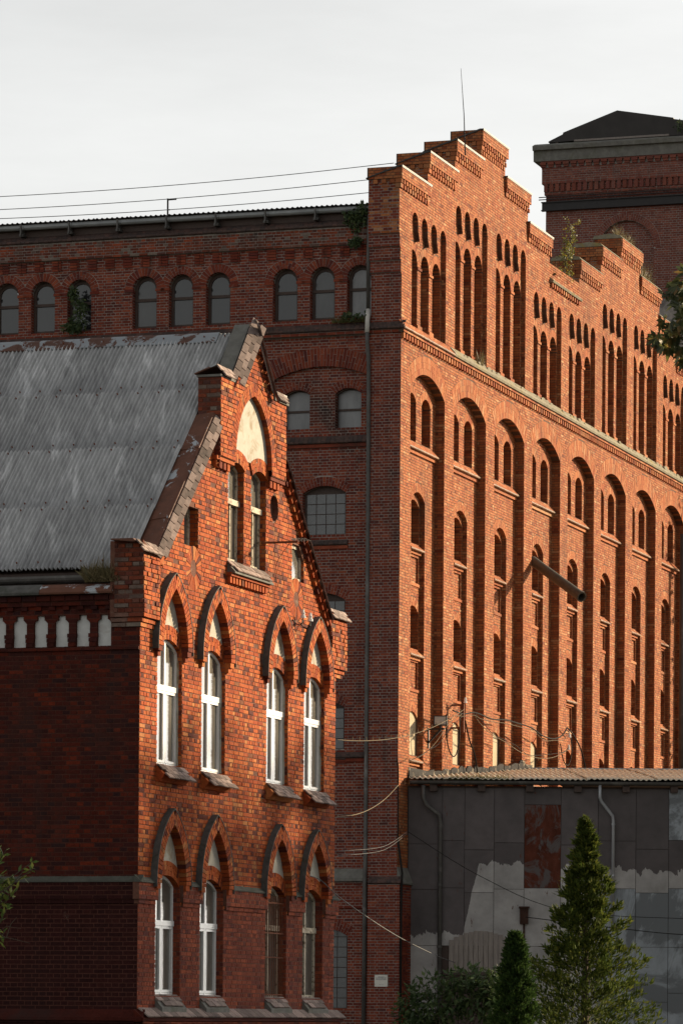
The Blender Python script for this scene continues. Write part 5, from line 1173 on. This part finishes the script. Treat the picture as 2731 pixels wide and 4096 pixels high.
m = MB(); m.tube([(16.7, 147.6, GROUND), (16.6, 147.6, 10), (16.5, 147.6, 21)], .32, 8, .05); m.obj('trunk', M_BARK, RT); lv.obj('crown', M_BSH, RT, 'stuff')
BU = thing('bush', 'low dark green bush at the foot of the shed wall', 'bush', (2.9, 104, GROUND)); lv = MB()
blobs(lv, [((2.5, 104, .45), (.75, .7, .75)), ((3.3, 104, .7), (.8, .7, .65)), ((3.9, 103.8, .5), (.5, .6, .8)), ((1.9, 104.2, .1), (.55, .6, .75)), ((3.0, 104, -.7), (1.5, .9, 1.0))], 1100, .19, .08, 17, droop=.2)
m = MB()
for k in range(10): a = rng.random()*2*pi; m.tube([(2.9, 104, GROUND), (2.9+cos(a)*.5, 104+sin(a)*.3, -.4), (2.9+cos(a)*1.1, 104+sin(a)*.5, .6+rng.random()*.4)], .022, 5, .006)
m.obj('stems', M_BARK, BU); lv.obj('foliage', M_BSH, BU, 'stuff')
LS = thing('shrub', 'leafy twigs of a shrub catching sun at the left edge', 'shrub', (-3.6, 36, GROUND)); m = MB(); lv = MB(); r = random.Random(21)
m.tube([(-3.6, 36, GROUND), (-3.45, 36, -.4), (-3.25, 36, .5), (-3.12, 36, 1.0)], .03, 6, .014)
tips = [(-2.76, 1.36), (-2.74, 1.30), (-2.84, 1.27), (-2.98, 1.47), (-2.90, 1.12), (-2.98, .93), (-3.0, .76), (-3.05, 1.25), (-2.95, 1.2), (-3.06, 1.5), (-3.02, 1.06), (-3.1, .85)]
for (x, z) in tips:
    b = Vector((-3.2+r.random()*.06, 36+r.uniform(-.05, .05), z-.42+r.random()*.2)); e = Vector((x, 36+r.uniform(-.12, .12), z)); mid_ = b.lerp(e, .55)+Vector((-.02, 0, -.03))
    m.tube([b, mid_, e], .007, 5, .003)
    for q in range(22):
        f = .35+.65*r.random(); c = (b.lerp(mid_, f*1.4) if f < .6 else mid_.lerp(e, (f-.6)/.4)); leaf(lv, c, (e-b).normalized()*.5+rv(r), rv(r)+ZV, .06+.035*r.random(), .03)
for (pts) in ([(-3.1, .75), (-3.0, .68), (-2.9, .66), (-2.78, .63)], [(-3.1, .7), (-2.99, .78), (-2.86, .76)], [(-2.99, .68), (-2.95, .8), (-2.9, .86)]): m.tube([(x, 36, z) for x, z in pts], .005, 4, .002)
m.obj('twigs', M_BARK, LS); lv.obj('leaves', M_SHR, LS, 'stuff')
def ivy(label, fr, spots, n, seed, name='climbing_plant'):
    t = thing(name, label, 'plant', fr.P(spots[0][0], spots[0][1], .05)); lv = MB(); r = random.Random(seed); st = MB()
    for (u, z, ru, rz) in spots:
        st.tube([fr.P(spots[0][0], spots[0][1]-.3, .0), fr.P(u, z, .1)], .012, 5, .005)
        for k in range(n):
            v = rv(r)*r.random()**.5; leaf(lv, Vector(fr.P(u+v.x*ru, z+v.z*rz, .12+v.y*.18)), rv(r)-ZV*.3, fr.N+rv(r)*.8, .09+.05*r.random(), .06)
    st.obj('stem', M_BARK, t); lv.obj('foliage', M_IVY, t, 'stuff')
ivy('green bush sprouting from the brick cornice beside the stepped gable', BLF, [(1.25, 21.7, .28, .35), (1.45, 21.85, .22, .2), (1.1, 22.0, .15, .2), (1.3, 21.15, .2, .12)], 150, 31)
ivy('climbing plant growing up an attic window near the left edge', BLF, [(9.45, 19.3, .3, .3), (9.3, 19.75, .22, .3), (9.55, 20.1, .12, .25), (9.6, 19.2, .3, .15)], 150, 33)
ivy('weeds rooted on the sill of the milky attic window', BLF, [(1.2, 19.12, .3, .1), (1.5, 19.15, .15, .12)], 40, 34)
ivy('green weeds on the tower roof corner', TF, [(5.3, 32.85, .45, .3), (5.6, 33.2, .25, .3)], 110, 35)
BI = thing('birch_sapling', 'yellowing birch sapling growing in the valley between the stepped gables', 'sapling', Vector(B(17.9, 23.05, -.25))); m = MB(); lv = MB(); r = random.Random(41)
b0 = Vector(B(17.9, 22.95, -.25)); tp = Vector(B(19.4, 25.35, -.25)); m.tube([b0, b0.lerp(tp, .3)+ZV*.3, tp], .025, 6, .006)
for k in range(26):
    f = .25+.75*r.random(); c = b0.lerp(tp, f)+ZV*.25*(1-f); e = c+Vector((r.uniform(-.28, .28), r.uniform(-.3, .3), r.uniform(.05, .4))); m.tube([c, e], .006, 4, .002)
    for q in range(22): leaf(lv, c.lerp(e, .3+.8*r.random())+rv(r)*.06, rv(r)-ZV*.2, rv(r), .06+.03*r.random(), .04)
for k in range(160): leaf(lv, b0+ZV*.25+Vector((r.uniform(-.1, .35), r.uniform(-.4, .4), r.uniform(-.1, .5))), rv(r), rv(r), .07, .045)
m.obj('stem', M_BARK, BI); lv.obj('leaves', M_BIR, BI, 'stuff')
def tuft(label, pts, n, h, mat, seed, name='grass_tuft', spread=.06):
    r = random.Random(seed); lv = MB(); pts = [Vector(p) for p in pts]
    for k in range(n):
        b = pts[r.randrange(len(pts))]+Vector((r.uniform(-1, 1), r.uniform(-1, 1), 0))*spread; d = ZV+rv(r)*.7; L_ = h*(.5+.7*r.random()); q = b+d*L_*.5; e = q+(d+rv(r)*.5-ZV*.5)*L_*.5; s = rv(r)*.004
        k0 = len(lv.v); lv.v += [tuple(b-s), tuple(b+s), tuple(q+s*.8), tuple(e), tuple(q-s*.8)]; lv.f.append((k0, k0+1, k0+2, k0+3, k0+4))
    return tag(lv.obj(name, mat), label, 'grass')
tuft('dry grass tuft growing in the house gutter beside the brick kneeler', [SL.P(.45+.05*k, 7.30, .08) for k in range(10)], 900, .30, M_DRY, 51)
tuft('withered grass in the valley between the stepped gables', [B(15.6+.25*k, 22.95, -.15) for k in range(13)], 900, .38, M_DRY, 52)
tuft('pale dry grass on the topmost step of the farther gable', [B(24.6+.22*k, 25.85, -.25) for k in range(11)], 500, .34, M_DRY, 53)
tuft('small dry plant on the string course under the second lancet group', [B(7.6+.05*k, 18.95, .02) for k in range(6)], 220, .32, M_DRY, 54)
tuft('green grass along the shed eaves at its left end', [SHF.P(1.2+.1*k, 6.5, .2) for k in range(16)], 700, .16, M_GRS, 55)
tuft('grass on the sill below the attic windows near the downpipe', [BLF.P(1.0+.07*k, 18.98, .02) for k in range(14)], 420, .2, M_GRS, 56)
tuft('weeds on the fourth step of the farther gable', [B(28.0+.12*k, 25.0, -.2) for k in range(12)], 260, .5, M_DRY, 57)
# ================================================================== row of tall trees across the yard, outside the frame: their shadow lies on the house
RW = random.Random(77)
proto = None; e_ = Vector((58.9-57.6, 119.4-111, 0)).normalized()
lv = MB(); blobs(lv, [((0, 0, z-GROUND), (4.6, 4.6, 3.4)) for z in (8, 12, 16, 20, 24)], 1500, .75, .55, 91, flat=.9); crown_me = lv.mesh('crown', M_BSH)
m = MB(); m.tube([(0, 0, 0), (.1, 0, 12), (0, 0, 27)], .5, 9, .06); trunk_me = m.mesh('trunk', M_BARK)
for k in range(10):
    p = Vector((57.6, 111, GROUND))+e_*(12-6.2*k)+Vector((RW.uniform(-1, 1), 0, 0)); top = 27.0-.10*k+RW.uniform(-.6, .4)
    t = thing('row_tree', 'tall broadleaf tree in the row across the yard beyond the right edge', 'tree', p, 'row of trees across the yard')
    sc_ = (top-GROUND)/29.2
    for nm, me in (('trunk', trunk_me), ('crown', crown_me)):
        M = Matrix.Translation(p) @ Matrix.Rotation(RW.random()*6.28, 4, 'Z') @ Matrix.Scale(sc_, 4); place(nm, me, t, 'stuff' if nm == 'crown' else None, M)
